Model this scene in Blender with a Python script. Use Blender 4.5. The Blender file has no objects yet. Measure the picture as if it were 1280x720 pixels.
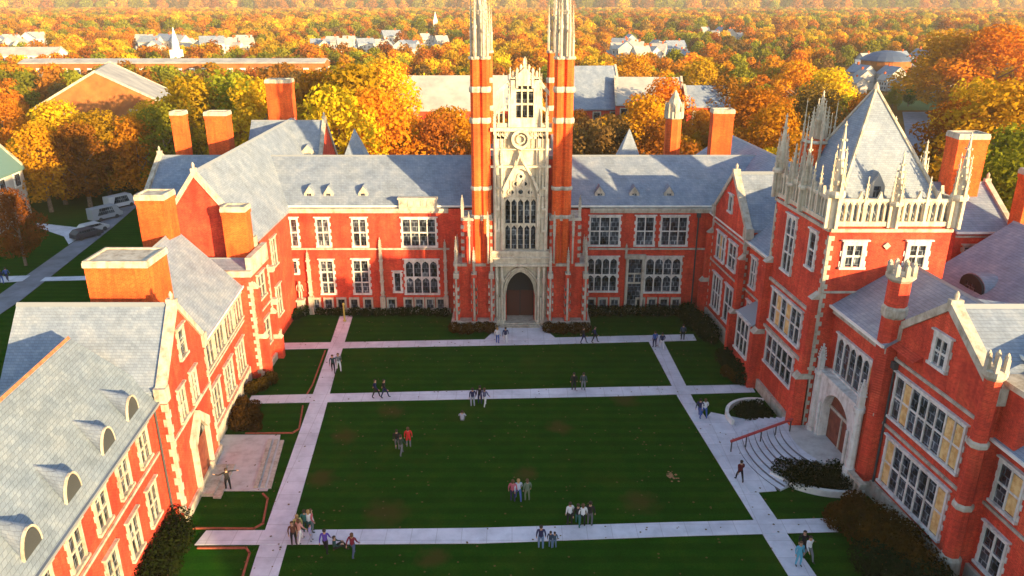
import bpy, bmesh, math, random
import numpy as np
from mathutils import Vector, Matrix
R = math.radians
SC = bpy.context.scene
COL = SC.collection

# ---------------------------------------------------------------- camera, sky, sun, exposure
CAM_H = 30.0
TILT = R(20.5)
FPX = 965.0
cd = bpy.data.cameras.new('camera'); cam = bpy.data.objects.new('camera', cd); COL.objects.link(cam)
cam.location = (0, 0, CAM_H); cam.rotation_euler = (R(90) - TILT, 0, 0)
cd.sensor_width = 36; cd.lens = FPX / 1280 * 36; cd.clip_end = 40000; cd.clip_start = 0.5
SC.camera = cam
SUN_EL, SUN_AZ = 9.8, 133.0        # azimuth clockwise from +Y
W = bpy.data.worlds.new('World'); SC.world = W; W.use_nodes = True
wn = W.node_tree; wn.nodes.clear()
sky = wn.nodes.new('ShaderNodeTexSky'); sky.sky_type = 'NISHITA'; sky.sun_disc = False
sky.sun_elevation = R(SUN_EL); sky.sun_rotation = R(SUN_AZ); sky.air_density = 1.0; sky.dust_density = 0.7
bg = wn.nodes.new('ShaderNodeBackground'); bg.inputs[1].default_value = 0.14
wo = wn.nodes.new('ShaderNodeOutputWorld')
wn.links.new(sky.outputs[0], bg.inputs[0]); wn.links.new(bg.outputs[0], wo.inputs[0])
sl = bpy.data.lights.new('sun', 'SUN'); sl.energy = 5.0; sl.angle = R(0.6); sl.color = (1.0, 0.71, 0.34)
so = bpy.data.objects.new('sun', sl); COL.objects.link(so)
az, el = R(SUN_AZ), R(SUN_EL)
sdir = Vector((math.sin(az) * math.cos(el), math.cos(az) * math.cos(el), math.sin(el)))
so.rotation_euler = (-sdir).to_track_quat('-Z', 'Y').to_euler(); so.location = (60, -60, 60)
SC.view_settings.view_transform = 'Standard'; SC.view_settings.look = 'None'
SC.view_settings.exposure = 1.6; SC.view_settings.gamma = 1.0
SC.render.engine = 'CYCLES'

# ---------------------------------------------------------------- helpers
ct_, st_ = math.cos(TILT), math.sin(TILT)
def ray(px, py):
    a = (px - 640) / FPX; b = (py - 360) / FPX
    return a, ct_ - b * st_, -(st_ + b * ct_)
def GP(px, py, z=0.0):
    a, b, c = ray(px, py); k = (z - CAM_H) / c
    return (a * k, b * k)

class Fr:
    def __init__(s, o, d, n): s.o, s.d, s.n = o, d, n
    def p(s, u, n, z): return (s.o[0] + u * s.d[0] + n * s.n[0], s.o[1] + u * s.d[1] + n * s.n[1], z)
    def at(s, u, n=0.0):
        q = s.p(u, n, 0); return Fr((q[0], q[1]), s.d, s.n)
YA = R(5); DY = (-math.sin(YA), math.cos(YA))
XF = Fr((0, 0), (1, 0), (0, -1))                       # facing the camera
ROOT = {}
ANG = R(50)

class MB:
    def __init__(s): s.v = []; s.f = []; s.m = []
    def add(s, vs, fs, m=0):
        b = len(s.v); s.v += [tuple(q) for q in vs]
        for f in fs: s.f.append(tuple(b + i for i in f)); s.m.append(m)
    def box(s, F, u0, u1, n0, n1, z0, z1, m=0):
        P = [F.p(u, n, z) for z in (z0, z1) for (u, n) in ((u0, n0), (u1, n0), (u1, n1), (u0, n1))]
        s.add(P, [(3, 2, 1, 0), (4, 5, 6, 7), (0, 1, 5, 4), (1, 2, 6, 5), (2, 3, 7, 6), (3, 0, 4, 7)], m)
    def prism(s, F, prof, n0, n1, m=0):                 # profile in (u, z), extruded along n
        k = len(prof)
        P = [F.p(u, n0, z) for u, z in prof] + [F.p(u, n1, z) for u, z in prof]
        s.add(P, [tuple(range(k)), tuple(range(2 * k - 1, k - 1, -1))] + [(i, (i + 1) % k, k + (i + 1) % k, k + i) for i in range(k)], m)
    def lprism(s, F, prof, u0, u1, m=0):                # profile in (n, z), extruded along u
        k = len(prof)
        P = [F.p(u0, n, z) for n, z in prof] + [F.p(u1, n, z) for n, z in prof]
        s.add(P, [tuple(range(k)), tuple(range(2 * k - 1, k - 1, -1))] + [(i, (i + 1) % k, k + (i + 1) % k, k + i) for i in range(k)], m)
    def tube(s, pts, rs, k=8, m=0, rot=0.0):
        """vertical-ish tapered tube through pts"""
        b = []; 
        for i, (p, r) in enumerate(zip(pts, rs)):
            p = Vector(p)
            if i == 0: t = Vector(pts[1]) - p
            elif i == len(pts) - 1: t = p - Vector(pts[i - 1])
            else: t = Vector(pts[i + 1]) - Vector(pts[i - 1])
            t.normalize()
            x = t.cross(Vector((0, 1, 0)) if abs(t.y) < 0.9 else Vector((1, 0, 0))).normalized(); y = t.cross(x)
            b += [tuple(p + x * r * math.cos(rot + 2 * math.pi * j / k) + y * r * math.sin(rot + 2 * math.pi * j / k)) for j in range(k)]
        fs = []
        for i in range(len(pts) - 1):
            for j in range(k):
                fs.append((i * k + j, i * k + (j + 1) % k, (i + 1) * k + (j + 1) % k, (i + 1) * k + j))
        fs.append(tuple(range(k - 1, -1, -1))); fs.append(tuple((len(pts) - 1) * k + j for j in range(k)))
        s.add(b, fs, m)
    def oct(s, x, y, zr, k=8, m=0, rot=None):          # zr: list of (z, radius)
        rot = math.pi / k if rot is None else rot
        vs = [(x + r * math.cos(rot + 2 * math.pi * j / k), y + r * math.sin(rot + 2 * math.pi * j / k), z) for z, r in zr for j in range(k)]
        fs = [(i * k + j, i * k + (j + 1) % k, (i + 1) * k + (j + 1) % k, (i + 1) * k + j) for i in range(len(zr) - 1) for j in range(k)]
        fs.append(tuple(range(k - 1, -1, -1))); fs.append(tuple((len(zr) - 1) * k + j for j in range(k)))
        s.add(vs, fs, m)
    def pin(s, x, y, z0, h, r=0.2, m=0, k=4):          # gothic pinnacle
        s.oct(x, y, [(z0, r), (z0 + h * .42, r)], k, m)
        s.oct(x, y, [(z0 + h * .42, r * 1.35), (z0 + h * .46, r * 1.35), (z0 + h * .46, r * 1.0), (z0 + h * .52, r * .85), (z0 + h * .95, r * .18), (z0 + h, r * .1)], k, m)
        for q in range(4):
            t = .56 + q * .09; rr = r * (.85 - (t - .52) * 1.55) + r * .25
            for a in range(4):
                aa = a * math.pi / 2 + math.pi / 4
                s.oct(x + rr * math.cos(aa), y + rr * math.sin(aa), [(z0 + h * t - .06, r * .16), (z0 + h * t + .06, r * .2)], 4, m)
        s.oct(x, y, [(z0 + h * .95, r * .1), (z0 + h * .965, r * .45), (z0 + h * .98, r * .1)], 4, m)
    def build(s, name, mats, parent=None, smooth=False, recalc=True):
        loc = ROOT[parent.name] if parent else None
        if loc is None:
            a = np.array(s.v); loc = Vector(((a[:, 0].min() + a[:, 0].max()) / 2, (a[:, 1].min() + a[:, 1].max()) / 2, a[:, 2].min()))
        me = bpy.data.meshes.new(name)
        me.from_pydata([(x - loc[0], y - loc[1], z - loc[2]) for x, y, z in s.v], [], s.f)
        mats = mats if isinstance(mats, (list, tuple)) else [mats]
        for m in mats: me.materials.append(m)
        me.polygons.foreach_set('material_index', s.m)
        if recalc:
            bm = bmesh.new(); bm.from_mesh(me); bmesh.ops.recalc_face_normals(bm, faces=bm.faces); bm.to_mesh(me); bm.free()
        if smooth: me.polygons.foreach_set('use_smooth', [True] * len(me.polygons))
        o = bpy.data.objects.new(name, me); COL.objects.link(o)
        if parent: o.parent = parent; ROOT[o.name] = loc
        else: o.location = loc; ROOT[o.name] = Vector(loc)
        return o

def tag(o, label=None, cat=None, group=None, kind=None):
    if label: o['label'] = label
    if cat: o['category'] = cat
    if group: o['group'] = group
    if kind: o['kind'] = kind
    return o
def thing(name, label, cat, loc, group=None):
    o = bpy.data.objects.new(name, None); o.empty_display_size = 0.5; COL.objects.link(o); o.location = loc
    ROOT[o.name] = Vector(loc); return tag(o, label, cat, group)
def copy_tree(o, parent=None):
    c = o.copy(); COL.objects.link(c)
    if parent: c.parent = parent
    for ch in o.children: copy_tree(ch, c)
    return c

# ---------------------------------------------------------------- materials
def mat(name, col=(.5, .5, .5), rough=.8, spec=.3):
    m = bpy.data.materials.new(name); m.use_nodes = True
    b = m.node_tree.nodes['Principled BSDF']
    b.inputs['Base Color'].default_value = (*col, 1); b.inputs['Roughness'].default_value = rough
    b.inputs['Specular IOR Level'].default_value = spec
    return m
def N(m, t): return m.node_tree.nodes.new(t)
def L(m, a, b): m.node_tree.links.new(a, b)
def noise_ramp(m, stops, scale, detail=6, rough=.6, coord=None, dist=0):
    tc = coord or N(m, 'ShaderNodeNewGeometry').outputs['Position']
    n = N(m, 'ShaderNodeTexNoise'); n.inputs['Scale'].default_value = scale; n.inputs['Detail'].default_value = detail
    n.inputs['Roughness'].default_value = rough; n.inputs['Distortion'].default_value = dist
    L(m, tc, n.inputs['Vector'])
    r = N(m, 'ShaderNodeValToRGB'); el = r.color_ramp.elements
    while len(el) < len(stops): el.new(.5)
    for e, (p, c) in zip(el, stops): e.position = p; e.color = (*c, 1)
    L(m, n.outputs['Fac'], r.inputs[0]); return r, n
def mixc(m, fac, a, b, mode='MIX'):
    x = N(m, 'ShaderNodeMix'); x.data_type = 'RGBA'; x.blend_type = mode
    for s, v in ((x.inputs[0], fac), (x.inputs[6], a), (x.inputs[7], b)):
        if isinstance(v, (int, float)): s.default_value = v
        elif isinstance(v, tuple): s.default_value = (*v, 1)
        else: L(m, v, s)
    return x.outputs[2]
def bump(m, h, st, dist=.05):
    b = N(m, 'ShaderNodeBump'); b.inputs['Strength'].default_value = st; b.inputs['Distance'].default_value = dist
    L(m, h, b.inputs['Height']); L(m, b.outputs[0], m.node_tree.nodes['Principled BSDF'].inputs['Normal'])
def setc(m, c): L(m, c, m.node_tree.nodes['Principled BSDF'].inputs['Base Color'])
def courses(m, bw, bh, mortar, ux=1.0, uy=1.0):
    g = N(m, 'ShaderNodeNewGeometry').outputs['Position']
    sp = N(m, 'ShaderNodeSeparateXYZ'); L(m, g, sp.inputs[0])
    a = N(m, 'ShaderNodeMath'); a.operation = 'MULTIPLY'; a.inputs[1].default_value = ux; L(m, sp.outputs[0], a.inputs[0])
    b = N(m, 'ShaderNodeMath'); b.operation = 'MULTIPLY_ADD'; b.inputs[1].default_value = uy; L(m, sp.outputs[1], b.inputs[0]); L(m, a.outputs[0], b.inputs[2])
    cb = N(m, 'ShaderNodeCombineXYZ'); L(m, b.outputs[0], cb.inputs[0]); L(m, sp.outputs[2], cb.inputs[1])
    t = N(m, 'ShaderNodeTexBrick'); t.inputs['Scale'].default_value = 1; t.inputs['Brick Width'].default_value = bw
    t.inputs['Row Height'].default_value = bh; t.inputs['Mortar Size'].default_value = mortar; t.inputs['Mortar Smooth'].default_value = .3
    L(m, cb.outputs[0], t.inputs['Vector']); return t

def make_brick(name, c1, c2, c3):
    m = mat(name, rough=.85, spec=.2)
    r, n = noise_ramp(m, [(.3, c1), (.5, c2), (.72, c3)], .55, 9, .72)
    t = courses(m, .23, .085, .012)
    t.inputs['Color1'].default_value = (1, 1, 1, 1); t.inputs['Color2'].default_value = (.62, .58, .62, 1); t.inputs['Mortar'].default_value = (1.1, 1.6, 1.8, 1)
    c = mixc(m, .8, r.outputs[0], t.outputs['Color'], 'MULTIPLY')
    r2, n2 = noise_ramp(m, [(.35, (.72, .68, .66)), (.62, (1.1, 1.05, 1.0))], .16, 4)
    c = mixc(m, .7, c, r2.outputs[0], 'MULTIPLY')
    gm = N(m, 'ShaderNodeVectorMath'); gm.operation = 'MULTIPLY'; gm.inputs[1].default_value = (2.2, 2.2, .22); L(m, N(m, 'ShaderNodeNewGeometry').outputs['Position'], gm.inputs[0])
    r3, n3 = noise_ramp(m, [(.38, (.62, .55, .56)), (.56, (1.04, 1.02, 1.0))], .9, 8, .7, coord=gm.outputs[0])
    c = mixc(m, .62, c, r3.outputs[0], 'MULTIPLY')
    r4, n4 = noise_ramp(m, [(.32, (.66, .66, .70)), (.68, (1.28, 1.4, 1.35))], 6, 5, .85)
    c = mixc(m, .8, c, r4.outputs[0], 'MULTIPLY')
    setc(m, c); bump(m, t.outputs['Fac'], .25, .01); return m
BRICK = make_brick('brick', (.40, .038, .026), (.68, .062, .034), (.80, .110, .050))
BRICK_SUN = make_brick('sunlit_brick', (.60, .070, .018), (.78, .105, .022), (.84, .145, .03))  # sunlit orange put into the brick colour of chimneys and turrets

def make_stone(name, a, b, c):
    m = mat(name, rough=.85, spec=.2)
    r, n = noise_ramp(m, [(.28, a), (.48, b), (.7, c)], 1.6, 9, .7)
    gm = N(m, 'ShaderNodeVectorMath'); gm.operation = 'MULTIPLY'; gm.inputs[1].default_value = (3, 3, .35); L(m, N(m, 'ShaderNodeNewGeometry').outputs['Position'], gm.inputs[0])
    r3, n3 = noise_ramp(m, [(.36, (.6, .56, .52)), (.55, (1, 1, 1))], .8, 8, .7, coord=gm.outputs[0])
    setc(m, mixc(m, .7, r.outputs[0], r3.outputs[0], 'MULTIPLY')); bump(m, n.outputs['Fac'], .5, .06); return m
STONE = make_stone('limestone', (.26, .21, .16), (.46, .41, .34), (.58, .53, .45))
STONE_C = make_stone('carved_limestone', (.38, .32, .24), (.60, .53, .42), (.72, .66, .54))

STONE_SH = make_stone('shade_lifted_limestone', (.42, .38, .36), (.66, .62, .59), (.78, .75, .72))  # limestone colour brightened to make up for the shade it stands in
def make_slate(name, a, b, c, d):
    m = mat(name, rough=.6, spec=.35)
    r, n = noise_ramp(m, [(.3, a), (.5, b), (.7, c)], .7, 10, .75)
    t = courses(m, .24, .13, .010, 1.0, .8)
    t.inputs['Color1'].default_value = (1.1, 1.1, 1.1, 1); t.inputs['Color2'].default_value = (.84, .85, .87, 1); t.inputs['Mortar'].default_value = (.6, .6, .62, 1)
    col = mixc(m, .85, r.outputs[0], t.outputs['Color'], 'MULTIPLY')
    r2, _ = noise_ramp(m, [(.42, (1, 1, 1)), (.7, d)], .22, 6, .7)
    col = mixc(m, .8, col, r2.outputs[0], 'MULTIPLY')
    setc(m, col); bump(m, t.outputs['Color'], .5, .03); return m
SLATE = make_slate('slate', (.145, .18, .245), (.205, .25, .33), (.30, .335, .395), (1.15, 1.08, .95))
SLATE2 = make_slate('green_grey_slate', (.14, .18, .23), (.20, .25, .31), (.28, .325, .37), (1.1, 1.03, .92))
LEAD = mat('lead_flashing', (.22, .24, .27), .45, .5)
GOLDW = mat('sun_gold_brick', (.3, .11, .04), .85)  # wall brick with the gold of low sun put into its colour
r_, n_ = noise_ramp(GOLDW, [(.3, (.25, .075, .022)), (.7, (.36, .14, .04))], .6, 8); setc(GOLDW, r_.outputs[0])
TERRA = mat('terracotta_ridge', (.42, .15, .07), .8)
r_, n_ = noise_ramp(TERRA, [(.35, (.3, .1, .05)), (.65, (.5, .2, .09))], 3); setc(TERRA, r_.outputs[0])

def make_glass():
    m = mat('window_glass', (.02, .025, .032), .12, .6)
    r, n = noise_ramp(m, [(.38, (.010, .012, .016)), (.55, (.045, .055, .07)), (.75, (.16, .18, .20))], .9, 3)
    t = courses(m, .42, .48, .035)
    t.inputs['Color1'].default_value = (1, 1, 1, 1); t.inputs['Color2'].default_value = (.35, .4, .5, 1); t.inputs['Mortar'].default_value = (3.6, 3.4, 3.2, 1)
    setc(m, mixc(m, 1, r.outputs[0], t.outputs['Color'], 'MULTIPLY')); return m
GLASS = make_glass()
BLIND = mat('yellow_blind', (.72, .46, .17), .8)
r_, n_ = noise_ramp(BLIND, [(.4, (.55, .30, .10)), (.6, (.75, .52, .24))], 2.5); setc(BLIND, r_.outputs[0])
WOOD = mat('door_wood', (.16, .035, .02), .5)
r_, n_ = noise_ramp(WOOD, [(.3, (.10, .02, .012)), (.7, (.22, .06, .035))], 3); setc(WOOD, r_.outputs[0])
DARK = mat('dark_interior', (.03, .028, .03), .9)
IRON = mat('dark_iron', (.05, .055, .06), .5)
WHITEP = mat('white_paint', (.75, .73, .68), .6)
r_, n_ = noise_ramp(WHITEP, [(.3, (.6, .58, .54)), (.6, (.8, .78, .73))], 1.5); setc(WHITEP, r_.outputs[0])

def make_path():
    m = mat('concrete_path', (.4, .38, .4), .85, .25)
    r, n = noise_ramp(m, [(.3, (.50, .51, .57)), (.55, (.64, .65, .72)), (.75, (.72, .72, .78))], .9, 9, .7)
    g = N(m, 'ShaderNodeNewGeometry').outputs['Position']
    t = N(m, 'ShaderNodeTexBrick'); t.inputs['Scale'].default_value = 1; t.inputs['Brick Width'].default_value = 1.5; t.inputs['Row Height'].default_value = 1.5
    t.offset = 0; t.inputs['Mortar Size'].default_value = .02
    t.inputs['Color1'].default_value = (1, 1, 1, 1); t.inputs['Color2'].default_value = (.9, .9, .9, 1); t.inputs['Mortar'].default_value = (.62, .6, .6, 1)
    L(m, g, t.inputs['Vector'])
    c = mixc(m, .8, r.outputs[0], t.outputs['Color'], 'MULTIPLY')
    r2, _ = noise_ramp(m, [(.3, (.78, .76, .78)), (.6, (1.06, 1.06, 1.06))], .25, 5)
    c = mixc(m, .8, c, r2.outputs[0], 'MULTIPLY')
    setc(m, c); bump(m, n.outputs['Fac'], .2, .02); return m
PATH = make_path()
KERB = mat('brick_kerb', (.30, .07, .04), .85)
r_, n_ = noise_ramp(KERB, [(.3, (.2, .05, .03)), (.7, (.4, .11, .06))], 4); setc(KERB, r_.outputs[0])
RISER = mat('darkened_riser', (.12, .12, .14), .9)  # riser shading put into the colour, as flat light leaves steps unmarked
PAVE = mat('plaza_paving', (.4, .36, .33), .85)
r_, n_ = noise_ramp(PAVE, [(.3, (.34, .31, .30)), (.5, (.48, .46, .45)), (.7, (.55, .53, .52))], 1.1, 8, .7); setc(PAVE, r_.outputs[0])
ASPH = mat('asphalt', (.12, .12, .14), .9)
r_, n_ = noise_ramp(ASPH, [(.3, (.14, .14, .16)), (.7, (.24, .24, .28))], .5, 8); setc(ASPH, r_.outputs[0])

def make_ground():
    m = mat('ground_grass', (.04, .08, .02), 1.0, 0.0)
    g = N(m, 'ShaderNodeNewGeometry').outputs['Position']
    r, n = noise_ramp(m, [(.25, (.006, .040, .002)), (.5, (.009, .060, .003)), (.75, (.024, .074, .004))], .35, 11, .75)
    rf, nf = noise_ramp(m, [(.35, (.6, .62, .6)), (.65, (1.35, 1.3, 1.3))], 9, 6, .8)
    c = mixc(m, .8, r.outputs[0], rf.outputs[0], 'MULTIPLY')
    wv = N(m, 'ShaderNodeTexWave'); wv.bands_direction = 'Y'; wv.inputs['Scale'].default_value = .28; wv.inputs['Distortion'].default_value = .6; wv.inputs['Detail'].default_value = 2; L(m, g, wv.inputs['Vector'])
    rw_ = N(m, 'ShaderNodeValToRGB'); rw_.color_ramp.elements[0].position = .35; rw_.color_ramp.elements[0].color = (.88, .90, .88, 1); rw_.color_ramp.elements[1].position = .65; rw_.color_ramp.elements[1].color = (1.12, 1.1, 1.05, 1); L(m, wv.outputs['Fac'], rw_.inputs[0])
    c = mixc(m, 1, c, rw_.outputs[0], 'MULTIPLY')
    ry, _ = noise_ramp(m, [(.52, (0, 0, 0)), (.72, (1, 1, 1))], .13, 8, .75, dist=.5)
    mz = N(m, 'ShaderNodeMath'); mz.operation = 'MULTIPLY'; mz.inputs[1].default_value = .55; L(m, ry.outputs[0], mz.inputs[0])
    c = mixc(m, mz.outputs[0], c, (.038, .060, .005))
    # worn brown rings with a shape of their own, where the lawn has been dug
    spots = [(-9.4, 52.9, 1.1), (-12.3, 49.2, 1.0), (-12.8, 43.9, 1.1), (-7.9, 40.2, 1.5), (9.0, 54.9, 1.2), (8.2, 41.3, 1.3), (-4.5, 36.0, 1.0), (3.5, 50.5, 1.0), (1.0, 44.5, .9)]
    acc = None
    nz = N(m, 'ShaderNodeTexNoise'); nz.inputs['Scale'].default_value = 1.2; nz.inputs['Detail'].default_value = 5; L(m, g, nz.inputs['Vector'])
    va = N(m, 'ShaderNodeVectorMath'); va.operation = 'MULTIPLY_ADD'; va.inputs[1].default_value = (1.6, 1.6, 0); L(m, nz.outputs['Color'], va.inputs[0]); L(m, g, va.inputs[2])
    for x, y, rr in spots:
        d = N(m, 'ShaderNodeVectorMath'); d.operation = 'DISTANCE'; L(m, va.outputs[0], d.inputs[0]); d.inputs[1].default_value = (x + .8, y + .8, 0)
        mr = N(m, 'ShaderNodeMapRange'); mr.inputs[1].default_value = rr * 1.15; mr.inputs[2].default_value = rr * .35; L(m, d.outputs['Value'], mr.inputs[0])
        if acc is None: acc = mr.outputs[0]
        else:
            mx = N(m, 'ShaderNodeMath'); mx.operation = 'MAXIMUM'; L(m, acc, mx.inputs[0]); L(m, mr.outputs[0], mx.inputs[1]); acc = mx.outputs[0]
    mu = N(m, 'ShaderNodeMath'); mu.operation = 'MULTIPLY'; mu.inputs[1].default_value = .75; L(m, acc, mu.inputs[0])
    c = mixc(m, mu.outputs[0], c, (.060, .050, .012))
    # leaf litter and woodland floor away from the quad
    ln = N(m, 'ShaderNodeVectorMath'); ln.operation = 'DISTANCE'; L(m, g, ln.inputs[0]); ln.inputs[1].default_value = (-10, 50, 0)
    mr = N(m, 'ShaderNodeMapRange'); mr.inputs[1].default_value = 75; mr.inputs[2].default_value = 150; L(m, ln.outputs['Value'], mr.inputs[0])
    rw, _ = noise_ramp(m, [(.3, (.10, .055, .018)), (.5, (.20, .10, .03)), (.7, (.10, .10, .03))], .03, 10, .8)
    c = mixc(m, mr.outputs[0], c, rw.outputs[0])
    setc(m, c); bump(m, nf.outputs['Fac'], .7, .12); return m
GRASS = make_ground()

def make_leaf(name, a, b, c, var=.35):
    m = bpy.data.materials.new(name); m.use_nodes = True; nt = m.node_tree; nt.nodes.clear()
    out = N(m, 'ShaderNodeOutputMaterial')
    r, n = noise_ramp(m, [(.25, a), (.5, b), (.75, c)], .9, 6, .8)
    oi = N(m, 'ShaderNodeObjectInfo')
    hs = N(m, 'ShaderNodeHueSaturation'); L(m, r.outputs[0], hs.inputs['Color'])
    mr = N(m, 'ShaderNodeMapRange'); mr.inputs[3].default_value = 1 - var; mr.inputs[4].default_value = 1 + var; L(m, oi.outputs['Random'], mr.inputs[0]); L(m, mr.outputs[0], hs.inputs['Value'])
    m2 = N(m, 'ShaderNodeMath'); m2.operation = 'MULTIPLY'; m2.inputs[1].default_value = 7.31; L(m, oi.outputs['Random'], m2.inputs[0])
    m3 = N(m, 'ShaderNodeMath'); m3.operation = 'FRACT'; L(m, m2.outputs[0], m3.inputs[0])
    mr2 = N(m, 'ShaderNodeMapRange'); mr2.inputs[3].default_value = .485; mr2.inputs[4].default_value = .515; L(m, m3.outputs[0], mr2.inputs[0]); L(m, mr2.outputs[0], hs.inputs['Hue'])
    d = N(m, 'ShaderNodeBsdfDiffuse'); t = N(m, 'ShaderNodeBsdfTranslucent'); mx = N(m, 'ShaderNodeMixShader'); mx.inputs[0].default_value = .42
    L(m, hs.outputs[0], d.inputs[0]); L(m, hs.outputs[0], t.inputs[0]); L(m, d.outputs[0], mx.inputs[1]); L(m, t.outputs[0], mx.inputs[2]); L(m, mx.outputs[0], out.inputs[0])
    return m
LEAF = {
    'orange': make_leaf('orange_leaves', (0.3264, 0.1067, 0.0074), (0.5441, 0.2134, 0.0104), (0.6529, 0.3139, 0.0149)),
    'golden': make_leaf('golden_leaves', (0.3699, 0.2009, 0.0089), (0.5658, 0.3515, 0.0134), (0.6529, 0.4645, 0.0223)),
    'rust':   make_leaf('rust_leaves', (0.1742, 0.0564, 0.0104), (0.3047, 0.1067, 0.0134), (0.4352, 0.1758, 0.0149)),
    'olive':  make_leaf('olive_leaves', (0.1088, 0.1192, 0.0104), (0.2176, 0.2134, 0.0149), (0.3699, 0.3264, 0.0223)),
    'brown':  make_leaf('brown_leaves', (0.1088, 0.0628, 0.0223), (0.1850, 0.1067, 0.0298), (0.2830, 0.1758, 0.0409)),
    'green':  make_leaf('green_leaves', (0.0217, 0.0564, 0.0074), (0.0381, 0.0879, 0.0104), (0.0707, 0.1255, 0.0149)),
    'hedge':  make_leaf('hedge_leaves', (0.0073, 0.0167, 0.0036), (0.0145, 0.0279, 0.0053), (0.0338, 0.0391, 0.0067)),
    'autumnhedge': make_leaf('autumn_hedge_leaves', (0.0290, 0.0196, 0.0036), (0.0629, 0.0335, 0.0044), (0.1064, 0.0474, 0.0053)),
}
BARK = mat('bark', (.2, .14, .1), .9)
r_, n_ = noise_ramp(BARK, [(.3, (.10, .07, .05)), (.7, (.28, .20, .15))], 5); setc(BARK, r_.outputs[0])

# ---------------------------------------------------------------- ground, paths, streets
g = MB(); S = 14000
g.add([(-S, -400, 0), (S, -400, 0), (S, S, 0), (-S, S, 0)], [(0, 1, 2, 3)])
tag(g.build('ground', GRASS), kind='structure')
def sheet(name, pts, z, m, h=.0, kind='structure'):
    b = MB(); k = len(pts)
    if h: b.add([(x, y, z - h) for x, y in pts] + [(x, y, z) for x, y in pts], [tuple(range(k - 1, -1, -1)), tuple(range(k, 2 * k))] + [(i, (i + 1) % k, k + (i + 1) % k, k + i) for i in range(k)])
    else: b.add([(x, y, z) for x, y in pts], [tuple(range(k))])
    o = b.build(name, m)
    if kind: tag(o, kind=kind)
    return o
PZ = .05
# the two long walks
sheet('path', [(-17.4, 72.2), (-16.1, 72.2), (-15.2, 60), (-14.45, 52), (-12.6, 30), (-14.1, 30), (-14.7, 36), (-15.6, 48), (-16.3, 58)], PZ, PATH, .04)
sheet('path', [(12.75, 66.5), (14.15, 66.5), (14.5, 54.5), (15.9, 43), (17.3, 31), (15.7, 31), (14.5, 43), (13.35, 55)], PZ, PATH, .04)
# cross walks
sheet('path', [(-21.5, 64.1), (-14, 64.45), (2, 65.15), (17.3, 66.1), (17.3, 67.5), (12, 67.2), (-2.6, 66.3), (-14, 65.75), (-21.5, 65.5)], PZ + .012, PATH, .04)
sheet('path', [(-21, 54.0), (7.7, 55.2), (19.8, 55.9), (19.8, 57.2), (7.9, 56.75), (-21, 55.3)], PZ + .016, PATH, .04)
sheet('path', [(-18.6, 37.1), (-12.9, 37.15), (-1.9, 37.25), (10, 37.9), (19.6, 38.3), (20.0, 39.6), (10, 39.2), (-1.9, 38.65), (-12.9, 38.45), (-18.4, 38.4)], PZ + .020, PATH, .04)
# entrance forecourt of the gatehouse
sheet('path', [(-1.3, 73), (-1.2, 69.5), (-2.6, 66.2), (4.3, 66.2), (2.8, 69.5), (2.7, 73)], PZ + .024, PATH, .04)
# brick kerbs of the little lawns by the left range
def kerb(pts, w=.11):
    b = MB()
    for (x0, y0), (x1, y1) in zip(pts[:-1], pts[1:]):
        l = math.hypot(x1 - x0, y1 - y0); d = ((x1 - x0) / l, (y1 - y0) / l)
        b.box(Fr((x0, y0), d, (-d[1], d[0])), -w / 2, l + w / 2, -w / 2, w / 2, -.02, .09)
    return tag(b.build('kerb', KERB), kind='structure')
kerb([(-16.45, 53.6), (-15.85, 50.2), (-16.2, 49.6), (-19.6, 49.55)])
kerb([(-19.7, 38.65), (-15.6, 38.6), (-15.2, 39.1), (-15.65, 41.6), (-16.1, 42.1)])
kerb([(-14.75, 33), (-15.15, 36.4), (-15.5, 36.85), (-18.3, 36.85)])
kerb([(-17.0, 63.8), (-16.55, 57.2), (-16.6, 55.6)])
# plaza by the left door
sheet('plaza', [(-20.9, 42.4), (-15.9, 42.4), (-16.3, 46), (-17.0, 49.3), (-21.1, 49.3)], PZ + .03, PAVE, .04)
b = MB()
for i in range(3):
    f = Fr((-15.75 - .42 * i, 42.7), (-.13, .99), (-1, 0)); b.box(f, 0, 5.9, 0, .28, 0, .09 + .06 * i)
tag(b.build('plaza_steps', STONE), kind='structure')
# streets left of the campus
sheet('road', [GP(0, 368), GP(82, 310), GP(107, 292), GP(140, 267), GP(172, 240), GP(185, 246), GP(140, 285), GP(100, 317), GP(27, 375), GP(-40, 420), GP(-120, 445), GP(-120, 430)], PZ, ASPH, .04)
sheet('path', [GP(45, 279), GP(107, 286), GP(100, 297), GP(86, 306), GP(80, 296), GP(45, 284)], PZ + .02, PATH, .03)
sheet('path', [GP(-60, 348), GP(38, 345), GP(28, 352), GP(-60, 358)], PZ + .02, PATH, .03)
sheet('path', [GP(57, 347), GP(130, 345), GP(130, 350), GP(50, 352)], PZ + .02, PATH, .03)
sheet('road', [GP(1128, 140), GP(1160, 140), GP(1172, 175), GP(1185, 240), GP(1150, 240), GP(1135, 190)], PZ, ASPH, .04)
sheet('lawn', [GP(1120, 126), GP(1180, 126), GP(1185, 138), GP(1122, 138)], PZ, mat('far_lawn', (.09, .12, .02), .95), .03)

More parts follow.
